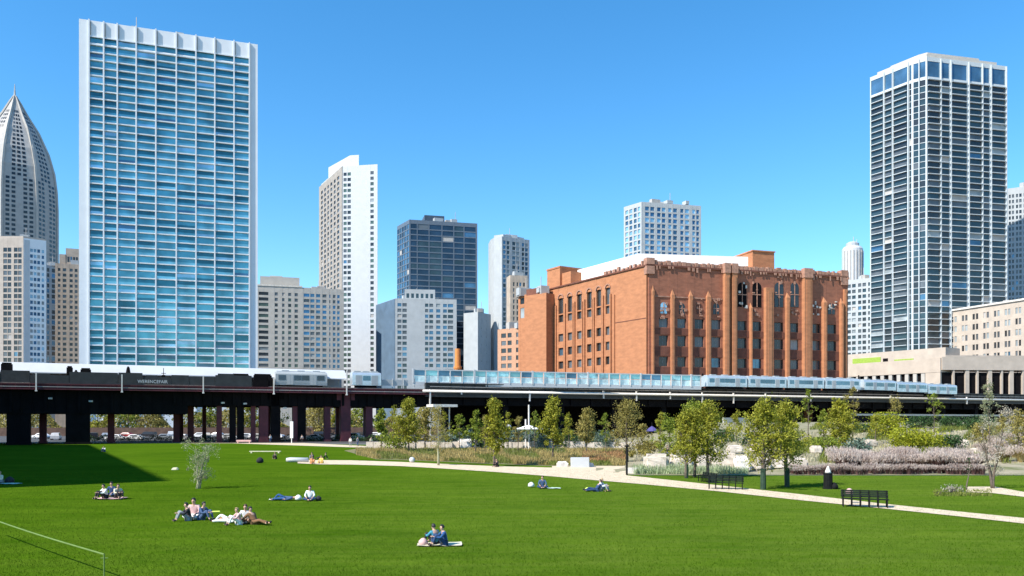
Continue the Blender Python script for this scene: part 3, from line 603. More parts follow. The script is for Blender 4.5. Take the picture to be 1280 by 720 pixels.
for xa, xb, dp, zt2 in pil:
    q = MB(); a0, a1 = px_(xa), px_(xb); q.frame(p0, u, nr, a0, a1, .702, .7+dp, 0, zt2)
    q.frame(p0, u, nr, a0+.25*(a1-a0), a1-.25*(a1-a0), .702+dp, .85+dp, 8, zt2-1.2)
    if zt2 < 48: q.add([p0+u*a0+nr*.71+Vector((0, 0, zt2)), p0+u*a1+nr*.71+Vector((0, 0, zt2)), p0+u*a1+nr*(.7+dp)+Vector((0, 0, zt2)), p0+u*a0+nr*(.7+dp)+Vector((0, 0, zt2)), p0+u*(a0+a1)/2+nr*.9+Vector((0, 0, zt2+2.0))], [(0, 1, 4), (1, 2, 4), (2, 3, 4), (3, 0, 4)])
    q.build('pilaster', M['brick'], b.root)
    if zt2 >= 53: q = MB(); q.frame(p0, u, nr, a0-.2, a1+.2, .71, .9+dp, 53, 56.2); q.build('pilaster_cap', M['stonetrim'], b.root)
# upper level: carved spandrels, arches
def arch(p0, u, nr, a0, a1, z0, z1, b0, m_, nm, keep_mull=True):
    k = 7; r = (a1-a0)/2; cx = (a0+a1)/2; pts = [(a0, z0), (a1, z0)]+[(cx+r*math.cos(t_), z1-r+r*math.sin(t_)) for t_ in np.linspace(0, PI, k)]
    vs = [p0+u*a+nr*(b0+.05)+Vector((0, 0, z)) for a, z in pts]+[p0+u*a+nr*b0+Vector((0, 0, z)) for a, z in pts]; n_ = len(pts)
    q = MB(); q.add(vs, [tuple(range(n_)), tuple(range(2*n_-1, n_-1, -1))]+[(i, i+n_, (i+1) % n_+n_, (i+1) % n_) for i in range(n_)])
    o = q.build(nm, m_, b.root)
    if keep_mull: q = MB(); q.frame(p0, u, nr, cx-.12, cx+.12, b0+.06, b0+.2, z0, z1-.1); q.frame(p0, u, nr, a0, a1, b0+.055, b0+.18, (z0+z1)/2-.15, (z0+z1)/2+.15); q.build('mullion', M['stonetrim'], o)
for k, (xa, xb) in enumerate(colR):
    p_, _, _ = pnt(B_, C_, xa); a0, a1 = px_(xa), px_(xb)
    if 4 <= k <= 7: arch(p0, u, nr, a0, a1, Z(384, p_.y), Z(353, p_.y), .72, GL['dark'] if k > 5 else M['dark'], 'arched_window')
    elif k in (0,): arch(p0, u, nr, a0+.5, a1-.5, Z(392, p_.y), Z(378, p_.y), .705, GL['skyb'], 'arched_window')
    else: arch(p0, u, nr, a0+.6, a1-.6, Z(393, p_.y), Z(379, p_.y), .705, GL['dark'] if k % 2 else M['brick2'], 'arched_window')
    for j in range(7):
        q = MB(); a = a0+(a1-a0)*random.random(); z = Z(random.uniform(343, 396) if 4 <= k <= 7 else random.uniform(374, 398), p_.y)
        q.box((p0+u*a+nr*.85)+Vector((0, 0, z)), (random.uniform(.3, 1.1), .35, random.uniform(.3, 1.0)), math.atan2(u.y, u.x))
        q.build('carved_block', M['stonetrim'] if k not in (4, 8, 9) else M['paletrim'], b.root)
# dark soot-stained panels between the arches
q = MB(); q.frame(p0, u, nr, px_(918.5), px_(952.5), .702, .712, Z(351, 280), Z(349, 280)+1); q.build('frieze', M['stonetrim'], b.root)
q = MB()
for xa, xb in ((841.5, 858.5), (864, 880), (886.6, 901)): q.frame(p0, u, nr, px_(xa), px_(xb), .702, .9, 44.3, 44.7)
q.frame(p0, u, nr, px_(817), px_(836), .702, .9, 44.3, 44.7); q.build('string_course', M['stonetrim'], b.root)
# left face
uL = (B_-A_).normalized(); nL = Vector((uL.y, -uL.x, 0))
colL = [(687.5, 693.2), (700, 706), (711.5, 717), (723.3, 729), (735.7, 741.5), (747.5, 753.3), (759, 764.8)]
def row_l(y0, y1): p_, _, _ = pnt(A_, B_, 725); return (Z(y1, p_.y), Z(y0, p_.y))
rl = [row_l(372-4, 388), row_l(389.5, 399), row_l(414, 424), row_l(432, 442), row_l(449.5, 459)]
b.face(0, colL, rl, glassm=[GL['dark'], GL['dark'], GL['dark2']], rec=.7, ext=False)
q = MB()
for xa, xb in colL+[(768.5, 769)]:
    a = pxa(A_, uL, xa-2.4); q.frame(A_, uL, nL, a-.28, a+.28, .702, 1.25, 0, 47.5)
    a = pxa(A_, uL, xb+1.5); q.frame(A_, uL, nL, a-.22, a+.22, .702, 1.1, 0, 47)
q.build('pilaster_ribs', M['brick'], b.root)
for xa, xb in colL:
    a0, a1 = pxa(A_, uL, xa), pxa(A_, uL, xb); r = (a1-a0)/2; z1 = rl[0][1]
    q = MB(); k = 8; pts = [(a0+r+r*1.25*math.cos(t_), z1-.2+r*1.25*math.sin(t_)) for t_ in np.linspace(0, PI, k)]+[(a0+r+r*.95*math.cos(t_), z1-.2+r*.95*math.sin(t_)) for t_ in np.linspace(PI, 0, k)]
    vs = [A_+uL*a+nL*.98+Vector((0, 0, z)) for a, z in pts]+[A_+uL*a+nL*.70+Vector((0, 0, z)) for a, z in pts]; n_ = len(pts)
    fs = [(i, i+1, n_-2-i, n_-1-i) for i in range(k-1)]+[(n_+i+1, n_+i, 2*n_-1-i, 2*n_-2-i) for i in range(k-1)]+[(i+1, i, i+n_, i+1+n_) for i in range(n_-1)]
    q.add(vs, fs); q.build('window_arch', M['stonetrim'], b.root)
q = MB(); q.frame(A_, uL, nL, pxa(A_, uL, 770), (B_-A_).length-.1, .702, .78, zy(398), zy(397)); q.build('string_course', M['brick2'], b.root)
# parapet with carved blocks
q = MB(); LL = (B_-A_).length; LR = (C_-B_).length
q.frame(p0, u, nr, -1.0, LR+.8, .2, 1.1, 54.02, 54.6); q.frame(A_, uL, nL, 0, LL-.3, .2, 1.1, 54.02, 54.5)
q.build('cornice', M['brick2'], b.root)
q = MB(); random.seed(3)
a = 0
while a < LR:
    wd = random.uniform(.5, 1.6); h = random.choice([.9, 1.1, 1.3, 1.5, 1.2]); q.frame(p0, u, nr, a, a+wd, -.2, random.uniform(.5, .9), 54.61, 54.6+h)
    if random.random() < .6: q.frame(p0, u, nr, a+wd*.2, a+wd*.8, 1.102, 1.22, 52.5+random.random(), 54.2)
    a += wd+random.uniform(.05, .35)
q.frame(p0, u, nr, 0, LR, -.5, -.25, 54.61, 55.9)
a = LL*.62
while a < LL-1.5: wd = random.uniform(.6, 1.4); q.frame(A_, uL, nL, a, a+wd, -.2, .6, 54.51, 54.5+random.choice([.8, 1.2, 1.6])); a += wd+random.uniform(.4, 1.2)
q.build('parapet', M['stonetrim'], b.root)
q = MB()
for xx in (811.5, 1053.5): q = MB(); q.frame(p0, u, nr, px_(xx)-1.4, px_(xx)+1.4, -1.2, 1.1, 51.5, 56.6); q.build('corner_pier', M['stonetrim'], b.root)
# white roof storey + red stair boxes
pl, _, _ = pnt(A_, B_, 722); 
rw_ = [at(722, 299), at(799, 269), at(968, 276), at(968, 300), at(765, 325)]
q = MB(); q.prism(rw_, 54, 61); q.build('roof_storey', M['roofwhite'], b.root)
e0, _, _ = pnt(B_, C_, 950); q = MB(); q.frame(e0, u, nr, .5, 9.0, -22, -5, 54, Z(310, e0.y)); q.frame(e0, u, nr, 0.2, 9.3, -22.3, -4.7, Z(310, e0.y), Z(308.5, e0.y)); q.frame(e0, u, nr, 9.2, 15, -15, -4, 54, Z(337, e0.y)); q.build('stair_box', M['brick'], b.root)
f0 = A_; q = MB(); q.frame(f0, uL, nL, -1, 7.5, -11, -1, 54, Z(338, f0.y)); q.frame(f0, uL, nL, 7.5, 13, -9, -2, 54, Z(345, f0.y)); q.frame(f0, uL, nL, -1.2, 7.7, -11.2, -.8, Z(338, f0.y), Z(336, f0.y)); q.build('roof_tower', M['brick'], b.root)
b.done(mullion=True, units=0)
b2 = Bld('brick_side_wing', 'blank orange brick wing at the left end of the warehouse', 'building', [(657.5, 370), (682.8, 366)], 52, M['brick'], rec=.3)
b2.face(0, [], [], glassm=GL['dark']); q = MB(); d_ = (b2.c[1]-b2.c[0]).normalized(); q.frame(b2.c[0], d_, Vector((d_.y, -d_.x, 0)), 0, 8, -3, -.2, 52, Z(362, b2.c[0].y)); q.build('parapet', M['brick2'], b2.root); b2.done()

# offscreen tower whose shadow falls on the lawn at left
tip = G(212, 601.5); far_ = G(112, 556); sd = Vector((math.sin(SUN_A), math.cos(SUN_A), 0)); Hs = 60
c0 = tip-sd*Hs; c1 = far_-sd*Hs
t = thing('office_slab', 'concrete office slab standing left of the lawn, casting its shadow', 'building')
q = MB(); q.prism([c0, c1, c1+Vector((-60, 0, 0)), c0+Vector((-60, 0, 0))], 0, Hs); q.build('wall', M['concrete'], t)
du = (c1-c0).normalized(); dn = Vector((du.y, -du.x, 0)); wi = MB()
for k in range(14): wi.frame(c0, du, dn, 2, (c1-c0).length-2, 0, .1, 5+k*3.8, 7+k*3.8)
wi.build('window_band', GL['dark'], t)

# ------------------------------------------------------------------ viaduct
VO = at(0, 157.); VU = Vector((2.26, 1, 0)).normalized(); VN = Vector((VU.y, -VU.x, 0))
def vs_(px): return pxa(VO, VU, px)
def vd(px): return (VO+VU*vs_(px)).y
S0, S1, SM, SL = vs_(-130), vs_(1500), vs_(532), vs_(216)
t = thing('railway_viaduct', 'long dark burgundy steel railway viaduct on columns across the park', 'bridge')
q = MB(); q.frame(VO, VU, VN, S0, S1, -24, -.3, 12.1, 12.5); q.build('deck', M['ballast'], t)
q = MB(); q.frame(VO, VU, VN, S0, SM+2, -.6, 0, 11.25, 12.15); q.frame(VO, VU, VN, S0, SM+2, -.3, .25, 11.1, 11.25); q.frame(VO, VU, VN, S0, SM+2, -.3, .2, 12.15, 12.3)
for s_ in np.arange(S0, SM, 2.4): q.frame(VO, VU, VN, s_, s_+.12, 0, .18, 11.25, 12.15)
q.build('edge_girder', M['steel'], t)
q = MB(); q.frame(VO, VU, VN, S0, SL, -24, -1.5, 10.9, 12.09)
for s_ in np.arange(S0, S1, 6.0):                                  # floor beams
    lowz = 6.3 if s_ < SL else (8.1 if s_ < SM else 8.6); q.frame(VO, VU, VN, s_, s_+.5, -23.5, -1.2, lowz+.2, 12.08)
for bb in (-1.6, -7, -12.5, -18, -23.2):
    q.frame(VO, VU, VN, S0, SL+3, bb-.4, bb, 6.3, 12.07); q.frame(VO, VU, VN, SL+3, SM, bb-.4, bb, 8.1, 12.07); q.frame(VO, VU, VN, SM, S1, bb-.4, bb, 8.6, 12.07)
for s_ in np.arange(S0, SM, 2.0): q.frame(VO, VU, VN, s_, s_+.15, -1.6, -1.4, 6.5 if s_ < SL else 8.2, 11.2)
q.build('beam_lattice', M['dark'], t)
q = MB(); q.frame(VO, VU, VN, SM, S1, -.8, -.1, 12.5, 14.0); q.frame(VO, VU, VN, SM, S1, -.4, .3, 13.75, 13.95); q.frame(VO, VU, VN, SM, S1, -1.0, .0, 10.6, 12.2)
for s_ in np.arange(SM, S1, 3.2): q.frame(VO, VU, VN, s_, s_+.14, -.1, .1, 12.5, 13.75)
q.build('side_girder', M['darkclad'], t)
q = MB(); q.frame(VO, VU, VN, SM+12, S1, -23.9, -23, 0, 8.6); q.build('abutment', M['dark'], t)
# columns: front row where the photo shows them, inner rows behind
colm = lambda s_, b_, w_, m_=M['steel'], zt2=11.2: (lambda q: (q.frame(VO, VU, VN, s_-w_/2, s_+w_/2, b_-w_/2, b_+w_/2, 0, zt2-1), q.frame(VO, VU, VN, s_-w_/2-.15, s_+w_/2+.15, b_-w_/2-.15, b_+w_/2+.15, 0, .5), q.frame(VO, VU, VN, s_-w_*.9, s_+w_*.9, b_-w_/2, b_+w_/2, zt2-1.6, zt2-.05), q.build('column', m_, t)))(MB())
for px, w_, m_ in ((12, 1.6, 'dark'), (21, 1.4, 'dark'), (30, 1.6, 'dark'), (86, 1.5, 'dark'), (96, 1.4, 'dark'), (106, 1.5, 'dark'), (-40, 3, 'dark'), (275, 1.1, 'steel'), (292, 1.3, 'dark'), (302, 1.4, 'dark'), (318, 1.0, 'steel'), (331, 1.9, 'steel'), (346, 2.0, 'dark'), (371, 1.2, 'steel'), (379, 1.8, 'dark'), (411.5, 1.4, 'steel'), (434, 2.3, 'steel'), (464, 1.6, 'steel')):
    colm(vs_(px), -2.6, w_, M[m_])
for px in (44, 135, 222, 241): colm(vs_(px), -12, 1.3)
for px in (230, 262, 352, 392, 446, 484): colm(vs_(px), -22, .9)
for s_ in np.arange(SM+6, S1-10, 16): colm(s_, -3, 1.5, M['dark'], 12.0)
for (xa, ya) in ((62, 498), (113, 501.5), (279, 503.5), (307, 504.5), (357, 510)):
    p_ = VO+VU*vs_(xa)-VN*1.0; q = MB(); q.box((p_.x, p_.y, Z(ya, p_.y)), (.7, .3, .35)); q.build('lamp_housing', M['pipe'], t)
for s_, gap in ((vs_(44), 9), (vs_(135), 9), (vs_(222), 3), (vs_(379), 5), (vs_(411.5), 4), (vs_(434), 5)):
    q = MB(); q.tube([VO+VU*s_-VN*3+Vector((0, 0, 7.2)), VO+VU*(s_+gap)-VN*3+Vector((0, 0, 9.9))], .12, 6); q.tube([VO+VU*(s_-gap*.6)-VN*3+Vector((0, 0, 9.9)), VO+VU*s_-VN*3+Vector((0, 0, 7.2))], .12, 6); q.build('brace', M['steel'], t)
q = MB(); q.frame(VO, VU, VN, S0, SM, .252, .30, 11.6, 11.72); q.frame(VO, VU, VN, SM+1, S1, .302, .42, 13.0, 13.12); q.build('cable_run', M['greige'], t)
# white pipe with hangers
q = MB(); z = 11.95; q.tube([VO+VU*(SM-1)+VN*1+Vector((0, 0, z)), VO+VU*S1+VN*1+Vector((0, 0, z))], .32, 10)
pp_ = thing('white_pipe', 'long white pipe hung along the side of the viaduct', 'pipe'); q.build('pipe_run', M['pipe'], pp_, smooth=True)
for px, dz in ((536, -3.2), (575, -.7), (660, -2.2), (752, -1.3), (793, -1.8), (835, -1.2), (875, -2), (914, -2.2), (954, -2.0), (1010, -1.4), (1110, -1.4), (1205, -1.6)):
    q = MB(); p_ = VO+VU*vs_(px)+VN*1.0
    q.frame(p_, VU, VN, -.16, .16, -.2, .2, z+dz, z+.75 if px > 700 else z+.4); q.build('hanger', M['pipe'], pp_)
# fittings on the left: canopy, parapet, posts, cabinets
t = thing('station_canopy', 'long white station canopy above the left part of the viaduct', 'canopy')
q = MB(); sa, sb = S0, vs_(437)

fv = []
for s_ in (sa, sb):
    for b_, z_ in ((-3.0, 14.7), (-5.4, 16.75), (-9.2, 16.9), (-9.2, 16.7), (-5.4, 16.55), (-3.0, 14.5)): c_ = VO+VU*s_+VN*b_; fv.append((c_.x, c_.y, z_))
q.add(fv, [(0, 1, 2, 3, 4, 5), (11, 10, 9, 8, 7, 6)]+[(i, i+6, (i+1) % 6+6, (i+1) % 6) for i in range(6)])
q.frame(VO, VU, VN, sa, sb, -9, -8.8, 12.5, 16.2);
q.build('roof', M['white'], t)
for px in (30, 120, 210, 300, 390, 430):
    q = MB(); s_ = vs_(px); q.frame(VO, VU, VN, s_-.15, s_+.15, -6, -5.7, 12.5, 16.5); q.build('post', M['palegrey'], t)
t = thing('track_parapet', 'dark panelled trackside parapet with pale lettering left of centre', 'parapet')
s_ = S0; random.seed(5); k = 0
while s_ < vs_(338):
    w_ = random.uniform(3.5, 9); h = random.uniform(13.9, 14.9); q = MB(); q.frame(VO, VU, VN, s_, min(s_+w_-.1, vs_(340)), -.55-random.random()*.5, -.35+random.random()*.12, 12.32, h)
    if random.random() < .5: q.frame(VO, VU, VN, s_+.5, s_+w_*.5, -.5, -.4, h, h+.35)
    q.build('panel', M['darkclad'] if random.random() < .75 else M['dark'], t); s_ += w_; k += 1
# sign lettering (letters unreadable in the photograph: pale strokes)
a0 = vs_(172); pS = VO+VU*a0+VN*.02
tc = bpy.data.curves.new('lettering', 'FONT'); tc.body = 'WERENCEFAIR'; tc.size = 1.05; tc.extrude = .03; tc.space_character = 1.0
tc.materials.append(M['sign']); to = bpy.data.objects.new('lettering', tc); COL.objects.link(to); to.parent = t
to.location = (pS.x, pS.y, 12.75); to.rotation_euler = (PI/2, 0, math.atan2(VU.y, VU.x)); to.scale = (.83, .9, 1)
bpy.context.view_layer.update(); _m = bpy.data.meshes.new_from_object(to.evaluated_get(bpy.context.evaluated_depsgraph_get())); _mx = (to.location.copy(), to.rotation_euler.copy(), to.scale.copy()); bpy.data.objects.remove(to); bpy.data.curves.remove(tc)
to = link('lettering', _m, t, _mx[0]); to.rotation_euler = _mx[1]; to.scale = _mx[2]
for (xa, xb, yt) in ((0, 14, 452.5), (82.5, 90, 457), (92, 96.5, 462), (100, 113, 459.5), (291, 312, 466.5), (318, 340, 466.8)):
    a0, a1 = vs_(xa), vs_(xb); zz = Z(yt, vd(xa)); q = MB()
    q.frame(VO, VU, VN, a0, a1, -1.9, -.9, 12.5, zz-.3); q.frame(VO, VU, VN, a0+.15, a1-.15, -1.8, -1.0, zz-.3, zz)
    for kk in range(3): q.frame(VO, VU, VN, a0+.1, a1-.1, -.9, -.86, 13+kk*.5, 13.1+kk*.5)
    tag(q.build('signal_cabinet', M['dark']), {0: 'long dark equipment box at the far left end of the tracks', 82.5: 'tall narrow dark cabinet on the viaduct left of centre canopy', 92: 'smallest dark cabinet between two taller ones', 100: 'square dark cabinet right of the small one on the tracks', 291: 'long low dark equipment box below the cream block', 318: 'low dark box next to the pale parapet post and train'}[xa], 'cabinet', 'dark cabinets by the tracks')
# conical stack of equipment at px 160, mast
q = MB(); p_ = VO+VU*vs_(160)-VN*1.2; q.lathe((p_.x, p_.y, 12.5), [(.75, 0), (.7, 1.2), (.5, 2.2), (.3, 3.4), (.12, 3.7)], 10)
tag(q.build('signal_mast', M['dark']), 'dark tapering signal post against the white canopy', 'signal')
q = MB(); p_ = VO+VU*vs_(204.5)-VN*.8; q.tube([(p_.x, p_.y, 12.4), (p_.x, p_.y, 16)], .07); q.box((p_.x, p_.y, 14.9), (.9, .2, .12), .4); q.box((p_.x, p_.y, 14.3), (.7, .25, .5), .4)
tag(q.build('signal_pole', M['dark']), 'thin dark pole with crossarm above the parapet lettering', 'signal')
for i, px in enumerate((45.5, 152.5, 254, 342, 433)):
    q = MB(); s_ = vs_(px); q.frame(VO, VU, VN, s_-.12, s_+.12, .26, .5, 10.9, 14.4 if px < 400 else 16.4); q.frame(VO, VU, VN, s_-.2, s_+.2, .2, .56, 10.7, 10.95)
    tag(q.build('conduit_post', M['pipe']), ['pale post bolted to the burgundy girder, furthest left', 'pale post on the girder left of the pale lettering', 'pale post on the girder below the glass tower', 'pale post on the girder beside the low dark box', 'taller pale post at the end of the white canopy'][i], 'post', 'pale posts on the viaduct girder')
# glass wind screen px 515..876
WO = at(515, vd(515)-.0)+Vector((0, 2.0, 0)); WU = (at(876, 217+2.)-WO).normalized(); WN = Vector((WU.y, -WU.x, 0)); WL = (at(876, 219.)-WO).length
t = thing('glass_screen', 'long pale blue glass platform screen with white posts on the viaduct', 'screen')
nb = 26; random.seed(11)
q = MB(); q.frame(WO, WU, WN, 0, WL, -.15, .15, 17.05, 17.3); q.frame(WO, WU, WN, 0, WL, -.2, .2, 13.3, 14.3); q.build('rail', M['white'], t)
for k in range(nb+1):
    q = MB(); a = WL*k/nb; w_ = .22 if k % 5 == 0 else .08; q.frame(WO, WU, WN, a-w_, a+w_, .02, .3, 14.0, 17.45 if k % 5 == 0 else 17.04); q.build('post', M['white'], t)
for k in range(nb):
    q = MB(); q.frame(WO, WU, WN, WL*k/nb+.2, WL*(k+1)/nb-.2, -.05, 0, 14.3, 15.7); q.build('glass_pane', GL['trainp'], t)
    q = MB(); q.frame(WO, WU, WN, WL*k/nb+.2, WL*(k+1)/nb-.2, -.05, 0, 15.78, 17.04); q.build('glass_pane', random.choice([GL['train'], GL['train'], GL['trainp'], GL['blue'], GL['cyanl']]), t)
# train cars
def train_car(L, label, silver=M['silver'], glassm=None, group='train cars on the viaduct', loc=(0, 0, 0), rz=0, dark=False):
    glassm = glassm or GL['slateb']; r = thing('train_car', label, 'train car', loc, rz, group)
    q = MB()
    prof = [(-1.4, .0), (-1.4, 2.45), (-1.2, 2.85), (-.6, 3.02), (.6, 3.02), (1.2, 2.85), (1.4, 2.45), (1.4, 0)]
    vs = [(x, y, z) for x in (0, L) for y, z in prof]; n_ = len(prof)
    q.add(vs, [tuple(range(n_)), tuple(range(2*n_-1, n_-1, -1))]+[(i, i+n_, (i+1) % n_+n_, (i+1) % n_) for i in range(n_)])
    for zz in (.25, .4, .55, .7): q.frame((0, 0), (1, 0), (0, -1), .1, L-.1, 1.4, 1.43, zz, zz+.05)
    q.build('body', silver, r)
    q = MB(); q.frame((0, 0), (1, 0), (0, -1), .3, L-.3, -.7, .7, 3.0, 3.16)
    for kk in range(3): q.box((L*(.2+.3*kk), 0, 3.25), (1.6, 1.1, .22))
    q.build('roof_unit', M['palegrey'], r)
    q = MB(); q.frame((0, 0), (1, 0), (0, -1), 1, L-1, -1.1, 1.1, -.6, -.02); q.build('underframe', M['dark'], r)
    nW = max(2, int((L-1.6)/1.55)); pw = (L-1.2)/nW
    for k in range(nW):
        x0 = .6+k*pw+.15; x1 = x0+pw-.3
        if k in (nW//4, nW-1-nW//4): q = MB(); q.frame((0, 0), (1, 0), (0, -1), x0, x1, 1.4, 1.46, .1, 2.3); q.frame((0, 0), (1, 0), (0, -1), (x0+x1)/2-.03, (x0+x1)/2+.03, 1.46, 1.475, .1, 2.3); q.build('door', M['palegrey'], r)
        else: q = MB(); q.frame((0, 0), (1, 0), (0, -1), x0-.1, x1+.1, 1.4, 1.45, 1.1, 2.2); q.build('window', glassm, r)
    q = MB(); q.box((L+.02, 0, 1.6), (.06, 1.9, .9)); q.build('front_window', GL['dark'], r)
    return r
rzv = math.atan2(VU.y, VU.x)
TO = at(880, 217+3.5); Te = at(1072, 238+2); dT = (Te-TO); nT = 4; uT = dT.normalized(); LT = dT.length/nT
for k in range(nT):
    p_ = TO+uT*(LT*k+.2); train_car(LT-.5, ['silver train car just right of the glass screen', 'second silver train car from the glass screen', 'third silver train car from the glass screen', 'silver train car just before the dark signal post'][k], glassm=GL['slateb'], loc=(p_.x, p_.y, 14.25), rz=math.atan2(uT.y, uT.x))
TO2 = at(1075, 240+1.5); Te2 = at(1192, 262); dT = (Te2-TO2); uT = dT.normalized(); LT = dT.length/3
for k in range(3):
    p_ = TO2+uT*(LT*k+.2); train_car(LT-.5, ['silver train car just past the dark signal post', 'second to last silver train car toward the hall', 'last silver train car in front of the tall dark hall windows'][k], glassm=GL['slateb'], loc=(p_.x, p_.y, 14.1-.35*k), rz=math.atan2(uT.y, uT.x))
p_ = VO+VU*vs_(441)-VN*1.8; o = train_car(vs_(477)-vs_(441), 'short silver train car with white roof beside the canopy end', silver=M['silver'], loc=(p_.x, p_.y, 13.1), rz=rzv)
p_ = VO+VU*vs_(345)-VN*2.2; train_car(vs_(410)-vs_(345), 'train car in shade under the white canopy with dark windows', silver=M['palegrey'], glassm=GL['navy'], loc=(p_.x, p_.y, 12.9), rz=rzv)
q = MB(); q.frame(VO, VU, VN, vs_(479), vs_(513), -2.2, -1.9, 13.2, 14.6)
for k in range(6): q.frame(VO, VU, VN, vs_(479)+k*2.7, vs_(479)+k*2.7+.15, -1.9, -1.7, 12.5, 14.9)
tag(q.build('low_screen', M['palegrey']), 'low grey trackside screen between short train car and glass screen', 'screen')
for px, lb in ((878.3, 'dark signal post between the glass screen and the train'), (1073.3, 'dark signal post in the gap between train cars')):
    p_ = at(px, vd(px)+.2); q = MB(); q.tube([(p_.x, p_.y, 12.3), (p_.x, p_.y, Z(467 if px < 900 else 469, p_.y))], .22); q.box((p_.x, p_.y, 15.8), (.6, .45, 1.4), .4)
    tag(q.build('signal_post', M['dark']), lb, 'signal', 'dark signal posts by the train')
# sloping awning under the left end of the pipe + lamp pole + canopies
q = MB(); p_ = at(541, 150); q.frame(p_, VU, VN, -.6, 4.2, -2, 2, Z(508, 150)-.1, Z(505.5, 150)); q.frame(p_, VU, VN, .0, .2, -1.9, -1.7, 0, Z(508, 150)-.1); q.frame(p_, VU, VN, 3.8, 4.0, -1.9, -1.7, 0, Z(508, 150)-.1)
tag(q.build('kiosk_awning', M['pipe']), 'flat white awning under the left end of the white pipe', 'awning')

# ------------------------------------------------------------------ vegetation
def leaf_quads(C, size, flat=0.):
    """C: (n,3) centres -> quads"""
    n = len(C); d = RNG.normal(size=(n, 3)); d /= np.linalg.norm(d, axis=1)[:, None]; e = RNG.normal(size=(n, 3)); e -= d*np.sum(d*e, 1)[:, None]; e /= np.linalg.norm(e, axis=1)[:, None]
    s = size*(.6+.8*RNG.random(n))[:, None]; v = np.zeros((n, 4, 3)); v[:, 0] = C-d*s; v[:, 1] = C+e*s*.55; v[:, 2] = C+d*s; v[:, 3] = C-e*s*.55
    return v.reshape(-1, 3)
def tree_mesh(h, rx, zc0, nleaf, leaf, lm, trunk_r=.12, bark=None, seed=1, shape='oval', stems=1, wrap=0, sparse=.38, name='tree', lean=0.):
    """returns list of (part name, object builder)"""
    rg = np.random.default_rng(seed); rd = random.Random(seed)
    tb = MB(); tips = []
    def env(z):                                                  # crown radius at height z
        f = (z-zc0)/(h-zc0); f = min(max(f, 0), 1)
        if shape == 'oval': return rx*(math.sin(PI*min(1, (f*.93+.07)))**.7)*(1.16-.62*f)
        if shape == 'vase': return rx*(.25+.75*f**.8)*(1 if f < .85 else 1-(f-.85)*3)
        return rx*math.sqrt(max(0, 1-(f*2-1)**2))
    _ph = [rd.uniform(0, 6) for _ in range(4)]
    def lob(a, z): return .84+.28*math.sin(a*2+_ph[0]+z*1.3)+.18*math.sin(a*3+_ph[1]-z*2.1)+.10*math.sin(z*4+_ph[2])
    for st in range(stems):
        ang = rd.uniform(0, 2*PI); off = 0 if stems == 1 else .15
        bx_, by_ = off*math.cos(ang), off*math.sin(ang)
        tx, ty = (rd.uniform(-.25, .25)+lean, rd.uniform(-.2, .2)) if stems == 1 else (rx*.5*math.cos(ang+st*2.4), rx*.5*math.sin(ang+st*2.4))
        pts = [Vector((bx_, by_, -.15))]+[Vector((bx_+tx*f+rd.uniform(-.05, .05), by_+ty*f+rd.uniform(-.05, .05), h*.92*f)) for f in (.12, .28, .45, .62, .8, 1)]
        tb.tube(pts, [trunk_r*x for x in (1.25, 1.05, .9, .72, .5, .3, .1)], 7)
        nb_ = int(16/stems)+3
        for k in range(nb_):
            f = (zc0*.9+(h*.9-zc0*.9)*(k+.5)/nb_)/(h*.92); f = min(f, .97); i = f*6; seg = [0, .12, .28, .45, .62, .8, 1]
            j = max(jj for jj in range(6) if seg[jj] <= f); tt = (f-seg[j])/(seg[j+1]-seg[j]); p = pts[j].lerp(pts[j+1], tt) if j else Vector((bx_, by_, h*.92*f))
            z2 = min(h*.98, p.z+rd.uniform(.12, .30)*(h-zc0)); a = k*2.4+rd.uniform(-.4, .4); r = env(z2)*rd.uniform(.6, 1.0)*lob(a, z2)
            e = Vector((bx_+tx*.5+r*math.cos(a), by_+ty*.5+r*math.sin(a), z2)); mid = p.lerp(e, .5)+Vector((0, 0, rd.uniform(-.05, .18)*r))
            br = trunk_r*.42*(1-.6*f)
            tb.tube([p, mid, e], [br, br*.6, br*.2], 5); tips += [e, mid, p.lerp(e, .75)]
            for _ in range(3):
                e2 = mid.lerp(e, rd.random())+Vector((rd.uniform(-.5, .5)*r*.7, rd.uniform(-.5, .5)*r*.7, rd.uniform(.0, .3)*r)); tb.tube([mid.lerp(e, .4), e2], [br*.4, br*.12], 4); tips.append(e2)
    T = np.array([tuple(x) for x in tips]); T = T[T[:, 2] > zc0*.9]
    nleaf = int(nleaf*1.5); leaf *= .60 if leaf < .14 else .85; nc = max(12, nleaf//60); C0 = T[rg.integers(0, len(T), nc)]+rg.normal(0, rx*.11, (nc, 3))
    # extra clumps filling the crown envelope unevenly
    m_ = int(nc*sparse*.9)
    if m_:
        zz = zc0+(h-zc0)*rg.random(m_); aa = rg.random(m_)*2*PI; rr_ = np.array([env(z)*lob(a_, z) for z, a_ in zip(zz, aa)])*np.sqrt(rg.random(m_))
        C0 = np.r_[C0, np.c_[rr_*np.cos(aa), rr_*np.sin(aa), zz]]
    idx = rg.integers(0, len(C0), nleaf); cs = rx*.085*(.4+1.1*rg.random(len(C0)))
    C = C0[idx]+rg.normal(size=(nleaf, 3))*cs[idx][:, None]; C = C[C[:, 2] > zc0*.75]
    return tb, leaf_quads(C, leaf)
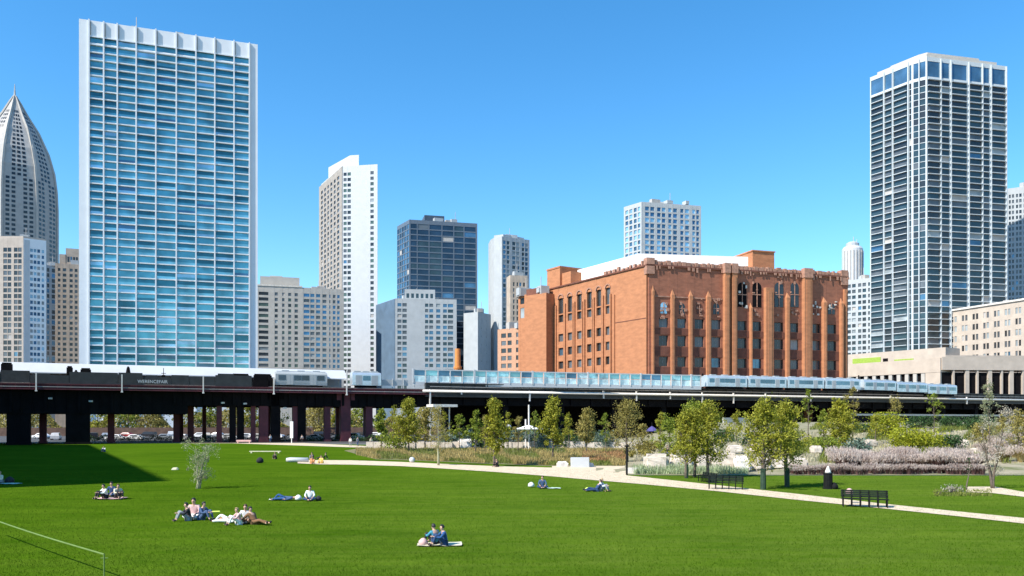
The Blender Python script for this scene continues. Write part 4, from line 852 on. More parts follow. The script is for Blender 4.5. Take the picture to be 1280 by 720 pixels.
def add_tree(name, label, cat, base, h, rx, zc0, nleaf, leaf, lm, group=None, wrap=0, bark=None, **kw):
    r = thing(name, label, cat, base, 0, group); tb, lv = tree_mesh(h, rx, zc0, nleaf, leaf, lm, **kw)
    tb.build('trunk', bark or M['bark'], r, smooth=True); tris('crown', lv, lm, 4, r)
    if wrap:
        q = MB(); tr = kw.get('trunk_r', .12); q.lathe((0, 0, 0), [(tr*1.25, -.05), (tr*1.15, wrap), (tr*1.0, wrap+.02)], 10); q.build('trunk_guard', M['greenwrap'], r)
    return r
def px_tree(name, label, px, D, ytop, w_px, ycrown, nleaf, lm, zb=None, leaf=.13, wrap=0, cat='tree', group=None, **kw):
    base = bank(px, D) if px > 760 and D > 73 else at(px, D); 
    if zb is not None: base.z = zb
    h = Z(ytop, D)-base.z; rx = w_px/2*D/F; zc0 = max(.3, Z(ycrown, D)-base.z)
    return add_tree(name, label, cat, base, h, rx, zc0, nleaf, leaf, lm, group=group, wrap=wrap, **kw)
FG = 'young trees along the park path'
gD = lambda y: 5000/(y-525)
px_tree('park_tree', 'broad yellow-green tree with green trunk guard beside the path bench, leftmost of the pair', 954, gD(612), 503, 78, 585, 5200, M['leafA'], wrap=1.5, trunk_r=.17, seed=21, group=FG)
px_tree('park_tree', 'yellow-green tree with green trunk guard between its twin and the litter bin', 984, gD(609), 507, 70, 583, 4600, M['leafA'], wrap=1.4, trunk_r=.15, seed=22, group=FG)
px_tree('park_tree', 'leftmost green-trunked tree of the clump left of the dark bench', 858, gD(598), 512, 58, 578, 4200, M['leafA'], trunk_r=.14, seed=23, group=FG, wrap=1.2)
px_tree('park_tree', 'tallest tree in the middle of the clump left of the dark bench', 868, gD(596.5), 502, 60, 580, 4600, M['leafC'], trunk_r=.12, seed=24, group=FG)
px_tree('park_tree', 'rightmost forking tree of the clump standing beside the dark bench', 884, gD(597.5), 504, 76, 577, 5000, M['leafA'], trunk_r=.13, seed=25, group=FG)
px_tree('park_tree', 'short sparse tree at the left side of the pale boulders', 836, 84, 524, 44, 578, 2400, M['leafC'], trunk_r=.08, seed=26, group=FG)
BG_ = 'trees in the planting beds below the viaduct'
px_tree('bed_tree', 'wide olive-brown tree with dark trunk above the paved plaza', 784, 93, 501, 62, 566, 4200, M['leafB'], zb=0, trunk_r=.14, seed=31, group=BG_)
px_tree('bed_tree', 'small tan conical tree among blue-green shrubs', 733, 120, 511, 38, 553, 2800, M['leafB'], zb=0, trunk_r=.1, seed=32, leaf=.14, group=BG_, sparse=.9)
px_tree('bed_tree', 'tall leafy green tree left of the small tan tree', 691, 100, 499, 44, 556, 3800, M['leafA'], trunk_r=.11, seed=33, leaf=.14, group=BG_)
px_tree('bed_tree', 'tall yellow-green tree above the seated figure in dark clothes', 618, gD(583), 500, 38, 566, 4200, M['leafA'], trunk_r=.14, seed=34, leaf=.14, group=BG_, sparse=.6)
px_tree('bed_tree', 'low olive tree just left of the white globe lamp', 647, 125, 522, 22, 552, 1500, M['leafB'], trunk_r=.07, seed=35, group=BG_)
px_tree('bed_tree', 'narrow fresh green tree left of the tall yellow-green tree', 594, 122, 514, 26, 556, 2200, M['leafC'], trunk_r=.09, seed=36, leaf=.15, group=BG_)
px_tree('bed_tree', 'sparse tan tree with pale straight trunk at the path edge', 548, gD(582), 506, 42, 567, 1700, M['leafB'], trunk_r=.12, seed=37, bark=M['twig'], group=BG_, sparse=.8, leaf=.10)
px_tree('bed_tree', 'bushy bright yellow-green tree in front of the viaduct columns', 511, 128, 501, 46, 553, 5200, M['leafA'], trunk_r=.13, seed=38, leaf=.16, group=BG_, sparse=.8)
px_tree('bed_tree', 'narrow green tree beside the last burgundy column', 477, 136, 512, 26, 550, 2600, M['leafC'], trunk_r=.09, seed=39, leaf=.16, group=BG_)
px_tree('bed_tree', 'dark green small tree behind the sparse tan tree', 574, 138, 519, 22, 548, 1500, M['leafC'], trunk_r=.09, seed=40, leaf=.16, group=BG_)
px_tree('bed_tree', 'olive tree behind the sparse tan tree, below the white awning', 531, 136, 512, 30, 550, 2400, M['leafB'], trunk_r=.09, seed=55, leaf=.16, group=BG_)
px_tree('bank_tree', 'tall thin feathery sapling behind the pair of guarded trees', 1010, 108, 487, 26, 530, 900, M['leafC'], trunk_r=.07, seed=41, group='saplings on the bank', sparse=.8)
px_tree('bank_tree', 'dense yellow-green bushy tree above the left end of the pink grasses', 1050, 100, 505, 54, 556, 5200, M['leafA'], trunk_r=.12, seed=42, group='saplings on the bank', leaf=.14, sparse=.7)
px_tree('bank_tree', 'sparse sapling rising above the bushy yellow-green tree', 1066, 112, 484, 26, 520, 800, M['leafB'], trunk_r=.06, seed=43, group='saplings on the bank')
px_tree('bank_tree', 'small olive sapling above the lime bush', 1118, 128, 498, 32, 530, 1100, M['leafB'], trunk_r=.07, seed=44, group='saplings on the bank')
px_tree('bank_tree', 'small sparse sapling above the lime grass mound', 1168, 128, 490, 30, 528, 1000, M['leafC'], trunk_r=.07, seed=45, group='saplings on the bank')
px_tree('blossom_tree', 'tall slender pale blossoming tree at the right', 1237, 90, 477, 30, 545, 1900, M['leafH'], trunk_r=.07, seed=46, leaf=.11, sparse=.8)
px_tree('bare_tree', 'leaning thin-leaved tree with dark forked stems by the sand patch', 1243, gD(611), 528, 56, 596, 520, M['leafG'], trunk_r=.09, seed=47, stems=3, shape='vase', leaf=.09, sparse=.3)
px_tree('bed_tree', 'tan feathery tree cut by the right edge', 1274, 86, 515, 44, 568, 2600, M['leafB'], trunk_r=.09, seed=48, leaf=.12, group='trees at the right edge', sparse=.6)
px_tree('bed_tree', 'russet sapling between blossoming tree and right edge tree', 1254, 100, 520, 26, 556, 1300, M['leafB'], trunk_r=.06, seed=49, leaf=.12, group='trees at the right edge', sparse=.6)
px_tree('sapling', 'very small dark sapling left of the sand patch', 1208, gD(612), 572, 12, 592, 120, M['leafD'], trunk_r=.05, seed=50, leaf=.07)
px_tree('wispy_shrub', 'wispy multi-stemmed shrub alone on the lawn', 247, gD(611), 553, 52, 606, 1700, M['leafH'], trunk_r=.045, seed=51, stems=7, shape='vase', leaf=.075, bark=M['twig'], cat='shrub', sparse=.3)
for i, (px, D, yt, wp, lm, lb) in enumerate(((556, 134, 516, 22, 'leafA', 'small yellow-green sapling right of the white awning post'), (606, 130, 520, 20, 'leafB', 'small olive sapling right of the narrow fresh green tree'), (634, 132, 516, 20, 'leafA', 'small sapling right of the tall yellow-green tree'), (668, 130, 513, 22, 'leafC', 'small green sapling right of the flat white parasol'),
    (711, 130, 518, 22, 'leafA', 'small yellow-green sapling left of the tan conical tree'), (757, 124, 516, 22, 'leafC', 'small green sapling right of the tan conical tree'), (804, 112, 530, 24, 'leafB', 'short olive sapling left of the violet parasol'), (826, 104, 516, 22, 'leafA', 'slim yellow-green sapling right of the violet parasol'),
    (920, 110, 514, 26, 'leafA', 'slim yellow-green sapling between the clump and the guarded pair'), (492, 134, 508, 26, 'leafA', 'yellow-green sapling left of the bushy bright tree'), (1030, 104, 512, 26, 'leafC', 'green sapling left of the dense bushy tree'), (1094, 108, 520, 24, 'leafA', 'yellow-green sapling left of the bright lime bush'))):
    px_tree('young_sapling', lb, px, D, yt, wp, 553 if px < 780 else 548, 1500, M[lm], zb=0 if px < 780 else None, trunk_r=.06, seed=80+i, leaf=.13, group='small saplings scattered through the beds')
# shrubs
def shrub(label, px, D, ytop, w_px, lm, n=1500, leaf=.12, group=None, name='shrub', zb=None, flat=.7, seed=0):
    base = bank(px, D) if px > 760 and D > 73 else at(px, D)
    if zb is not None: base.z = zb
    h = Z(ytop, D)-base.z; rx = w_px/2*D/F; rg = np.random.default_rng(int(px*7+D)+seed)
    k = max(10, n//55); a = rg.random(k)*2*PI; el = rg.random(k)**.6; rr = np.sqrt(rg.random(k))*.85
    C0 = np.c_[rx*rr*np.cos(a), rx*flat*rr*np.sin(a), h*(.12+.80*el*np.sqrt(1-rr**2*.75))]
    idx = rg.integers(0, k, n); s = min(rx, h)*.20*(.5+rg.random(k)); C = C0[idx]+rg.normal(size=(n, 3))*s[idx][:, None]; C[:, 2] = np.abs(C[:, 2]); C[:, 2] = np.minimum(C[:, 2], h*1.05)
    r = thing(name, label, 'shrub', base, 0, group); tris('foliage', leaf_quads(C, leaf), lm, 4, r)
    q = MB()
    for j in range(6): a_ = j*1.05; q.tube([(0, 0, -.1), (rx*.35*math.cos(a_), rx*.25*math.sin(a_), h*.5), (rx*.6*math.cos(a_), rx*.4*math.sin(a_), h*.8)], [.05, .03, .01], 5)
    q.build('stems', M['bark'], r); return r
SB = 'shrubs in front of the viaduct'
for px, D, yt, wp, lm, n, lb in ((563, 143, 541, 34, 'leafE', 1500, 'blue-green shrub behind the sparse tan tree'), (585, 146, 537, 26, 'leafE', 1100, 'grey-green shrub left of the narrow fresh green tree'), (640, 143, 539, 34, 'leafE', 1600, 'blue-green shrub below the white globe lamp'), (666, 143, 537, 34, 'leafE', 1600, 'blue-green shrub below the white flat parasol'),
    (708, 141, 538, 36, 'leafD', 1600, 'dark green shrub left of the small tan tree'), (735, 144, 541, 34, 'leafD', 1200, 'dark shrub behind the small tan tree'), (756, 141, 539, 30, 'leafE', 1500, 'pale blue-green shrub right of the small tan tree'), (602, 140, 545, 26, 'leafD', 800, 'low dark shrub by the dark stake'), (682, 139, 545, 22, 'leafE', 900, 'silver-leaved shrub under the tall leafy green tree'),
    (497, 132, 542, 44, 'leafC', 1500, 'green shrub mass under the bushy bright tree'), (815, 110, 552, 46, 'leafB', 1500, 'tan shrub behind the pale boulders, below the violet parasol'), (800, 104, 563, 34, 'leafB', 900, 'low russet-tan shrub right of the plaza tree')):
    shrub(lb, px, D, yt, wp, M[lm], n, .15, SB, zb=0 if px < 780 else None)
RB = 'shrubs on the right bank'
for px, D, yt, wp, lm, n, lb in ((1108, 118, 517, 48, 'leafF', 3200, 'bright lime bush at the top of the bank'), (1143, 98, 537, 70, 'leafF', 4200, 'long lime-yellow grass mound behind the pink grasses'), (1185, 101, 545, 44, 'leafD', 1400, 'dark green-grey bush right of the lime mound'),
    (1150, 140, 521, 44, 'leafD', 1800, 'dark green hedge bush above the lime mound'), (1190, 140, 521, 46, 'leafD', 1800, 'dark green hedge bush in the middle of the upper row'), (1222, 135, 520, 40, 'leafD', 1500, 'dark green hedge bush left of the blossoming tree'), (1232, 110, 530, 40, 'leafB', 1500, 'russet-olive bush below the blossoming tree'),
    (1072, 92, 549, 28, 'leafE', 900, 'grey-blue bush right of the dense bushy tree'), (1080, 130, 530, 30, 'leafD', 900, 'dark bush between the bushy tree and the lime bush'), (1030, 96, 548, 36, 'leafC', 1300, 'green bush left of the dense bushy tree'), (985, 100, 552, 50, 'leafC', 1300, 'green bush seen between the twin guarded trees'), (940, 104, 541, 36, 'leafD', 1000, 'dark grey-green bush left of the twin trees'), (905, 112, 538, 40, 'leafD', 1000, 'dark bush behind the clump of three trees'),
    (1262, 150, 506, 26, 'leafG', 700, 'white blossoming bush high at the right edge'), (1266, 130, 519, 16, 'leafG', 350, 'smaller white blossoming bush below the other'), (1275, 84, 580, 30, 'leafC', 500, 'low green bush at the right edge of the lawn'), (860, 96, 552, 40, 'leafB', 1000, 'olive bush behind the clump of three trees, near the boulders')):
    shrub(lb, px, D, yt, wp, M[lm], n, .13, RB)
shrub('small white-leaved plant by the sand patch', 1190, gD(616), 606, 26, M['leafG'], 260, .06, None, 'bedding_plant', zb=0)
shrub('low green plant left of the white-leaved plant', 1172, gD(619), 613, 20, M['leafC'], 160, .05, None, 'bedding_plant', zb=0)
# trees beyond the viaduct, seen between its columns
BT = 'trees behind the car park'
blabels = ['olive tree behind the cars, seen left of the first wide column', 'pale olive tree seen right of the wide dark column', 'willow-like olive tree behind the cars, third from left', 'drooping yellow-green tree over the crowd of cars', 'olive tree seen between the two thin burgundy columns', 'yellow tree seen just left of the burgundy column group', 'olive tree glimpsed through the narrow column gaps', 'pale tree glimpsed past the middle columns', 'bright olive tree framed by two columns right of centre', 'yellow-green tree seen through the arch-topped gap', 'olive tree framed by the last two burgundy columns', 'tree seen left of the last column']
for i, px in enumerate((30, 122, 160, 192, 228, 262, 290, 316, 340, 398, 422, 452)):
    px_tree('background_tree', blabels[i], px, 262+(i % 3)*6, 500, 44, 541, 1700, [M['leafB'], M['leafA'], M['leafC']][i % 3], trunk_r=.25, seed=60+i, leaf=.34, group=BT, sparse=1.2)
_n = 26000; _px = RNG.uniform(-60, 560, _n); _D = RNG.uniform(278, 296, _n); _h = (5.5+3*np.sin(_px*.05)+2*np.sin(_px*.13+1))*RNG.random(_n)**.7+.3; _h = np.abs(_h)
_c = np.c_[(_px-640)/F*_D, _D, _h+.4]; o = tris('treeline', leaf_quads(_c, .42), M['leafB'], 4); tag(o, 'far mass of olive foliage behind the car park', 'trees', None, 'stuff')
q = MB(); a_, b_ = at(-80, 246), at(560, 268); wallseg(q, a_, b_, 0, 2.6, .4); tag(q.build('boundary_wall', mat('dull_brick_wall', (.12, .07, .05), .9, var=.3, scale=.8)), 'low dull brown wall behind the parked cars', 'wall')
_n = 9000; _px = RNG.uniform(108, 486, _n); _D = RNG.uniform(186.5, 188, _n); _c = np.c_[(_px-640)/F*_D, _D, RNG.random(_n)*(1.25+.4*np.sin(_px*.3))+.05]
o = tris('added_hedge', leaf_quads(_c, .13), M['leafD'], 4); tag(o, 'low dark shaggy hedge added along the edge of the car park', 'hedge')  # hedge added as a dark band to cover sunlit asphalt
# ornamental grasses
def grass_clump(n, h, r, wd, arch_, seed, head=0.):
    rg = np.random.default_rng(seed); a = rg.random(n)*2*PI; o_ = rg.random(n)*.35*r; L = h*(.65+.45*rg.random(n)); out = r*arch_*(.3+.9*rg.random(n))
    b0 = np.c_[o_*np.cos(a), o_*np.sin(a), np.zeros(n)]; ps = []
    m1 = b0+np.c_[out*.35*np.cos(a), out*.35*np.sin(a), L*.65]; t1 = b0+np.c_[out*np.cos(a), out*np.sin(a), L]
    w_ = np.c_[-np.sin(a), np.cos(a), np.zeros(n)]*wd
    v = np.zeros((n, 2, 4, 3)); v[:, 0, 0] = b0-w_; v[:, 0, 1] = b0+w_; v[:, 0, 2] = m1+w_*.8; v[:, 0, 3] = m1-w_*.8
    v[:, 1, 0] = m1-w_*.8; v[:, 1, 1] = m1+w_*.8; v[:, 1, 2] = t1+w_*.2; v[:, 1, 3] = t1-w_*.2
    pl = None
    if head:
        k = int(n*.9); T = np.repeat(t1[:k], 3, 0)+rg.normal(0, head*.4, (k*3, 3))*np.array([1, 1, 1.8]); pl = T
    return v.reshape(-1, 3), pl
def plume_quads(C, size):
    n = len(C); d = RNG.normal(size=(n, 3))*np.array([.35, .35, .2])+np.array([0, 0, 1]); d /= np.linalg.norm(d, axis=1)[:, None]; a = RNG.random(n)*2*PI; e = np.c_[np.cos(a), np.sin(a), np.zeros(n)]
    s = size*(.6+.8*RNG.random(n))[:, None]; v = np.zeros((n, 4, 3)); v[:, 0] = C-d*s; v[:, 1] = C+e*s*.16; v[:, 2] = C+d*s; v[:, 3] = C-e*s*.16
    return v.reshape(-1, 3)
def make_clump(label, n, h, r, stem, plume, seed, group, name='ornamental_grass', head=.12):
    v, pl = grass_clump(n, h, r, .015, 1., seed, head); t = thing(name, label, 'ornamental grass', (0, 0, 0), 0, group); tris('blades', v, stem, 4, t)
    if pl is not None: tris('plumes', plume_quads(pl, head*.95), plume, 4, t)
    return t
cl = make_clump('tall pink-plumed feather grass clump in the bed behind the lawn', 620, 1.45, 1.0, M['plumestem'], M['plume'], 1, 'tall pink feather grasses'); sn = snapshot(cl); cl.location = bank(1054, 77)
random.seed(2)
for i in range(34):
    px = 1050+i*5.3 if i < 33 else 1224; D = random.uniform(75.5, 82)
    if 1084 < px < 1092: continue
    _k = random.uniform(.9, 1.08)*(.62+.50*abs(math.sin((px-1026)/62*PI/1.02))); dup(cl, bank(px, D), random.uniform(0, 6), None, (1.05, 1.05, _k), sn)
cs_ = make_clump('low pink grass tuft at the front edge of the bed', 170, .75, .45, M['plumestem'], M['plume'], 2, 'low pink edging grasses', head=.07); sn2 = snapshot(cs_); cs_.location = bank(1000, 73.6)
for i in range(46): dup(cs_, bank(985+i*5.4, random.uniform(72.8, 74.5)), random.uniform(0, 6), None, random.uniform(.8, 1.2), sn2)
cp = make_clump('pale tan feather grass clump at the far right edge of the bed', 300, 1.3, .8, M['drygrass'], M['plume'], 3, 'pale feather grasses at right'); sn3 = snapshot(cp); cp.location = bank(1250, 86)
for i in range(16): dup(cp, bank(random.uniform(1215, 1290), random.uniform(82, 112)), random.uniform(0, 6), None, random.uniform(.8, 1.2), sn3)
# masses of bed planting nobody could count
def scatter(n, fpos, h, wd, m, name, label, seed):
    rg = np.random.default_rng(seed); pts = []
    while len(pts) < n:
        p = fpos(rg)
        if p is not None: pts.append(p)
    Pn = np.array([tuple(p) for p in pts]); a = rg.random(n)*2*PI; hh = h*(.5+.8*rg.random(n)); cl_ = (np.sin(Pn[:, 0]*1.7)+np.sin(Pn[:, 1]*.9+Pn[:, 0]*.6))*.15+1; hh *= cl_
    w_ = np.c_[-np.sin(a), np.cos(a), np.zeros(n)]*wd; tp = Pn+np.c_[np.cos(a)*hh*.4, np.sin(a)*hh*.4, hh]
    v = np.zeros((n, 4, 3)); v[:, 0] = Pn-w_; v[:, 1] = Pn+w_; v[:, 2] = tp+w_*.5; v[:, 3] = tp-w_*.5
    o = tris(name, v.reshape(-1, 3), m, 4); tag(o, label, 'planting', None, 'stuff'); return o
def bedpos(x0, x1, y0, y1, cond=None):
    def f(rg):
        px = rg.uniform(x0, x1); py = rg.uniform(y0, y1)
        if cond and not cond(px, py): return None
        return G(px, py)
    return f
lowedge = lambda px: float(np.interp(px, [430, 470, 520, 600, 690, 784], [566, 574, 575.5, 579, 582.3, 582.5]))
def cnd(px, py): return py < lowedge(px)
noise_c = lambda px, py: math.sin(px*.045+py*.2)+math.sin(px*.11-py*.35)
scatter(26000, bedpos(445, 782, 562, 583, lambda a, b_: cnd(a, b_) and noise_c(a, b_) > -.2), .42, .03, M['drygrass'], 'dry_ground_cover', 'tan dry ornamental grasses filling the beds by the path', 5)
scatter(16000, bedpos(430, 782, 561, 583, lambda a, b_: cnd(a, b_) and noise_c(a, b_) < .25), .32, .03, M['bedgreen'], 'green_ground_cover', 'low green planting mixed through the tan beds', 6)
scatter(4500, bedpos(728, 782, 566, 578), .4, .035, M['russet'], 'russet_ground_cover', 'russet grasses behind the white stone block', 7)
def bankpos(x0, x1, d0, d1, cond=None):
    def f(rg):
        px = rg.uniform(x0, x1); D = rg.uniform(d0, d1)
        if cond and not cond(px, D): return None
        return bank(px, D)
    return f
scatter(16000, bankpos(960, 1300, 84, 150, lambda a, d: noise_c(a, d*.6) > 0.1), .5, .04, M['bedgreen'], 'bank_ground_cover', 'green and olive ground cover over the bank', 8)
scatter(6000, bankpos(790, 1300, 84, 130, lambda a, d: noise_c(a, d*.6) < -.4), .35, .035, mat('straw_heads', (.34, .28, .16), .9, var=0, col2=(.55, .50, .36), scale=1, trans=.2, island=.3), 'pale_ground_cover', 'pale dried flower heads across the bank', 9)
scatter(2600, bankpos(792, 935, 73.2, 76.5), .6, .022, mat('lily_leaf', (.12, .20, .05), .7, var=0, col2=(.5, .55, .35), scale=3, trans=.2, island=.3), 'border_planting', 'pale green iris leaves in front of the boulders', 10)
scatter(1100, bedpos(1168, 1240, 613, 621), .12, .03, M['bedgreen'], 'small_ground_cover', 'low plants round the small sand patch', 12)

# ------------------------------------------------------------------ rocks and walls
def rock(name, label, c, d, m, group=None, rz=0, seed=0, cat='boulder', bev=.18, jit=.07):
    rd = random.Random(seed); bm = bmesh.new(); bmesh.ops.create_cube(bm, size=1)
    for v in bm.verts: v.co = Vector((v.co.x*d[0]*(1+rd.uniform(-.08, .08)), v.co.y*d[1], (v.co.z+.5)*d[2]*(1+rd.uniform(-.12, .12)*(v.co.z > 0))))
    bmesh.ops.bevel(bm, geom=bm.edges[:], offset=min(d)*bev, segments=2, affect='EDGES'); bmesh.ops.subdivide_edges(bm, edges=[e for e in bm.edges if e.calc_length() > .5], cuts=2, use_grid_fill=True)
    for v in bm.verts: v.co += Vector((rd.uniform(-1, 1), rd.uniform(-1, 1), rd.uniform(-1, 1)))*jit*min(d)*.5
    me = bpy.data.meshes.new(name); bm.to_mesh(me); bm.free(); me.materials.append(m)
    o = link(name, me, None, (c[0], c[1], c[2]-.08), rz); return tag(o, label, cat, group)
BL = 'limestone boulders edging the bank'
bl = [(820, 77, 30, 1.5, 'pale boulder at the left end of the row, by the plaza'), (852, 77.5, 26, 1.2, 'pale boulder behind the green-trunked clump'), (876, 78, 20, 1.15, 'small boulder between the trunks of the clump'), (902, 78, 36, 1.45, 'broad tan boulder right of the clump of three trees'), (928, 76.5, 18, 1.15, 'whitish boulder right of the broad tan one'), (950, 78, 22, .9, 'low boulder behind the first guarded trunk'), (972, 79, 24, .85, 'low boulder between the two guarded trunks'), (997, 80, 22, .8, 'low boulder behind the second guarded trunk, near the pink tufts')]
for i, (px, D, wp, h, lb) in enumerate(bl): rock('boulder', lb, bank(px, D), (wp*D/F, 1.6, h+.3), M['limestone'] if i != 4 else M['whiterock'], BL, .1*((i % 3)-1), i)
ul = [(885, 96, 34, 'long pale terrace stone above the clump of three trees'), (918, 95, 30, 'pale stone above the broad tan boulder'), (945, 97, 22, 'pale terrace stone left of the twin trees'), (843, 92, 16, 'upright pale stone seen through the clump'), (1020, 95, 20, 'pale stone at the left end of the pink grasses'), (1088, 104, 22, 'pale stone below the lime bush'), (1198, 103, 34, 'large whitish stone right of the dark grey bush'), (1222, 92, 26, 'pale stone below the russet bush'), (1260, 96, 26, 'pale stone behind the leaning tree')]
for i, (px, D, wp, lb) in enumerate(ul): rock('terrace_stone', lb, bank(px, D), (wp*D/F*.62, 1.3, .95), M['limestone'], 'pale stones on the bank', .12*((i % 3)-1), 30+i, 'stone')
# cars/rocks seen in the middle wall
t = thing('stone_wall', 'long low pale stone wall behind the tan planting beds', 'wall'); random.seed(8); x = 458
q = MB()
while x < 876:
    wp = random.uniform(7, 16); D = gD(560.5)+random.uniform(-.3, .3); a = at(x, D); w_ = wp*D/F
    q.box((a.x+w_/2, a.y, random.uniform(.5, .6)), (w_-.06, .8, random.uniform(1.0, 1.35)), random.uniform(-.03, .03)); x += wp
q.build('stone_blocks', M['limestone'], t)
rock('boulder', 'whitish boulder behind the low wall, left of the dark stake', at(585, 141), (3.4, 2, 1.6), M['whiterock'], None, .1, 60)
rock('stone_block', 'squared white stone block at the back of the plaza', at(725, 84.6), (1.95, 1.2, 1.15), M['white'], None, 0, 61, 'block', .04, .01)
rock('boulder', 'low rounded pale rock left of the white block', at(703, 85), (1.1, .8, .65), M['whiterock'], None, .3, 62)
rock('boulder', 'low pale bench stone on the plaza right edge', at(789.5, gD(592)), (.95, .6, .65), M['whiterock'], None, 0, 63, 'stone', .06, .02)
rock('boulder', 'small pale rock just right of the white block', at(738, 85), (.6, .5, .5), M['whiterock'], None, .3, 64)
q = MB(); a = at(1052, 196); b_ = at(1300, 250); wallseg(q, a, b_, 3, Z(519.5, 196), .6, 0, 1); wallseg(q, a, b_, Z(519.5, 196)+.01, Z(517, 196), .9, .15)
tag(q.build('kerb_wall', [M['cream2'], M['dark']]), 'long pale low wall below the viaduct at right', 'wall')
q = MB(); a = at(905, 176); b_ = at(950, 182); wallseg(q, a, b_, 3.5, Z(522, 176), .5); tag(q.build('kerb_wall', M['concrete']), 'short grey wall seen left of the twin trees', 'wall')

# ------------------------------------------------------------------ furniture
def make_bench(label):
    r = thing('park_bench', label, 'bench', (0, 0, 0), 0, 'dark benches beside the path'); L = 2.5
    q = MB()
    for k in range(5): q.box((0, -.24+k*.11, .45), (L, .09, .035))
    q.build('seat', M['benchgreen'], r)
    q = MB()
    for k in range(4): q.add(*(lambda y, z: ([(-L/2, y, z), (L/2, y, z), (L/2, y+.03, z+.01), (-L/2, y+.03, z+.01), (-L/2, y+.03, z+.09), (L/2, y+.03, z+.09), (L/2, y+.06, z+.09), (-L/2, y+.06, z+.09)], [(0, 1, 5, 4), (3, 2, 6, 7), (0, 4, 7, 3), (1, 2, 6, 5), (4, 5, 6, 7), (0, 3, 2, 1)]))(.24+k*.035, .52+k*.105))
    q.build('backrest', M['benchgreen'], r)
    for x in (-1.15, -.69, -.23, .23, .69, 1.15):
        q = MB(); q.box((x, -.24, .22), (.06, .06, .44)); q.box((x, .24, .22), (.06, .06, .44)); q.box((x, 0, .415), (.05, .55, .04)); q.box((x, .30, .68), (.05, .05, .52)); q.build('leg', M['black'], r)
        q = MB(); q.box((x, -.02, .66), (.06, .5, .04)); q.box((x, -.24, .55), (.04, .04, .2)); q.build('armrest', M['black'], r)
    return r
bn = make_bench('dark slatted park bench on the path at right, with a bag on its left end'); snb = snapshot(bn)
g = G(1081, 634.5); bn.location = (g.x, g.y, .045); bn.rotation_euler = (0, 0, -.32+PI*0)
g = G(907, 612); dup(bn, (g.x, g.y, .045), -.30, 'dark slatted park bench on the path below the tree clump', None, snb)
g = G(884, 603); b3 = dup(bn, (g.x, g.y, .03), -1.2, 'dark park bench seen end-on at the foot of the tree clump', .8, snb)
g = G(1061, 630); q = MB(); q.lathe((0, 0, 0), [(.12, 0), (.22, .08), (.22, .25), (.10, .36), (.05, .38)], 10)
o = q.build('bag', M['pinkcloth'], None, True, (g.x+.1, g.y+.15, .54)); tag(o, 'pinkish bag lying on the left end of the path bench', 'bag')
# litter bin
g = G(1035, 611.5); r = thing('litter_bin', 'tall dark litter bin with pale cap standing on the lawn', 'litter bin', g)
q = MB(); q.lathe((0, 0, 0), [(.36, 0), (.36, .1), (.30, .12), (.28, 1.1), (.31, 1.12), (.31, 1.18)], 18)
for k in range(18): a = k*2*PI/18; q.tube([(.3*math.cos(a), .3*math.sin(a), .12), (.29*math.cos(a), .29*math.sin(a), 1.1)], .018, 4)
q.build('body', M['black'], r); q = MB(); q.lathe((0, 0, 1.18), [(.22, 0), (.20, .12), (.11, .32), (.05, .48), (.01, .5)], 14); q.build('cap', M['whiterock'], r, True)
q = MB(); q.lathe((g.x+.42, g.y-.05, 0), [(.22, 0), (.30, .12), (.26, .32), (.12, .46), (.05, .5)], 10); tag(q.build('rubbish_bag', M['black'], None, True), 'dark rubbish bag leaning against the litter bin', 'bag')
# globe lamp, flat parasol, pole, violet parasol
c = at(635.5, 138); r = thing('globe_lamp', 'white globe lamp above the blue-green shrubs', 'lamp', c); q = MB(); zz = Z(534, 138); q.tube([(0, 0, 0), (0, 0, zz-.4)], .06); q.build('pole', M['black'], r)
q = MB(); q.lathe((0, 0, zz), [(.5*math.sin(t_), -.5*math.cos(t_)) for t_ in np.linspace(.15, PI-.05, 9)], 14); q.build('globe', M['white'], r, True)
c = at(661, 138); r = thing('flat_parasol', 'wide flat white parasol with pale pole above shrubs', 'parasol', c); q = MB(); q.tube([(0, 0, 0), (0, 0, Z(506, 138))], .13); q.tube([(-.55, 0, 0), (-.55, 0, Z(524, 138))], .13); q.build('pole', M['pipe'], r)
q = MB(); q.lathe((0, 0, Z(537, 138)), [(2.4, 0), (2.5, .12), (1.0, .55), (.12, .75)], 8); q.build('canopy', M['roofwhite'], r)
c = at(815, 125); r = thing('violet_parasol', 'violet canvas parasol behind the wide olive-brown tree', 'parasol', c); q = MB(); q.tube([(0, 0, 0), (0, 0, Z(528, 125))], .05); q.build('pole', M['black'], r)
q = MB(); q.lathe((0, 0, Z(539, 125)), [(1.0, 0), (.95, .12), (.5, .5), (.05, .8)], 8); q.build('canopy', M['violet'], r)
q = MB(); c = at(591, 137); q.tube([(c.x, c.y, 0), (c.x, c.y, 1.6)], .16); tag(q.build('stake', M['black']), 'short thick dark stake behind the low stone wall', 'stake')
q = MB(); c = at(783.5, gD(594)); q.tube([(c.x, c.y, 0), (c.x, c.y, 2.6)], .10); q.box((c.x, c.y, 2.65), (.35, .35, .12)); tag(q.build('bollard_lamp', M['black']), 'dark slim lamp post at the plaza corner', 'lamp')
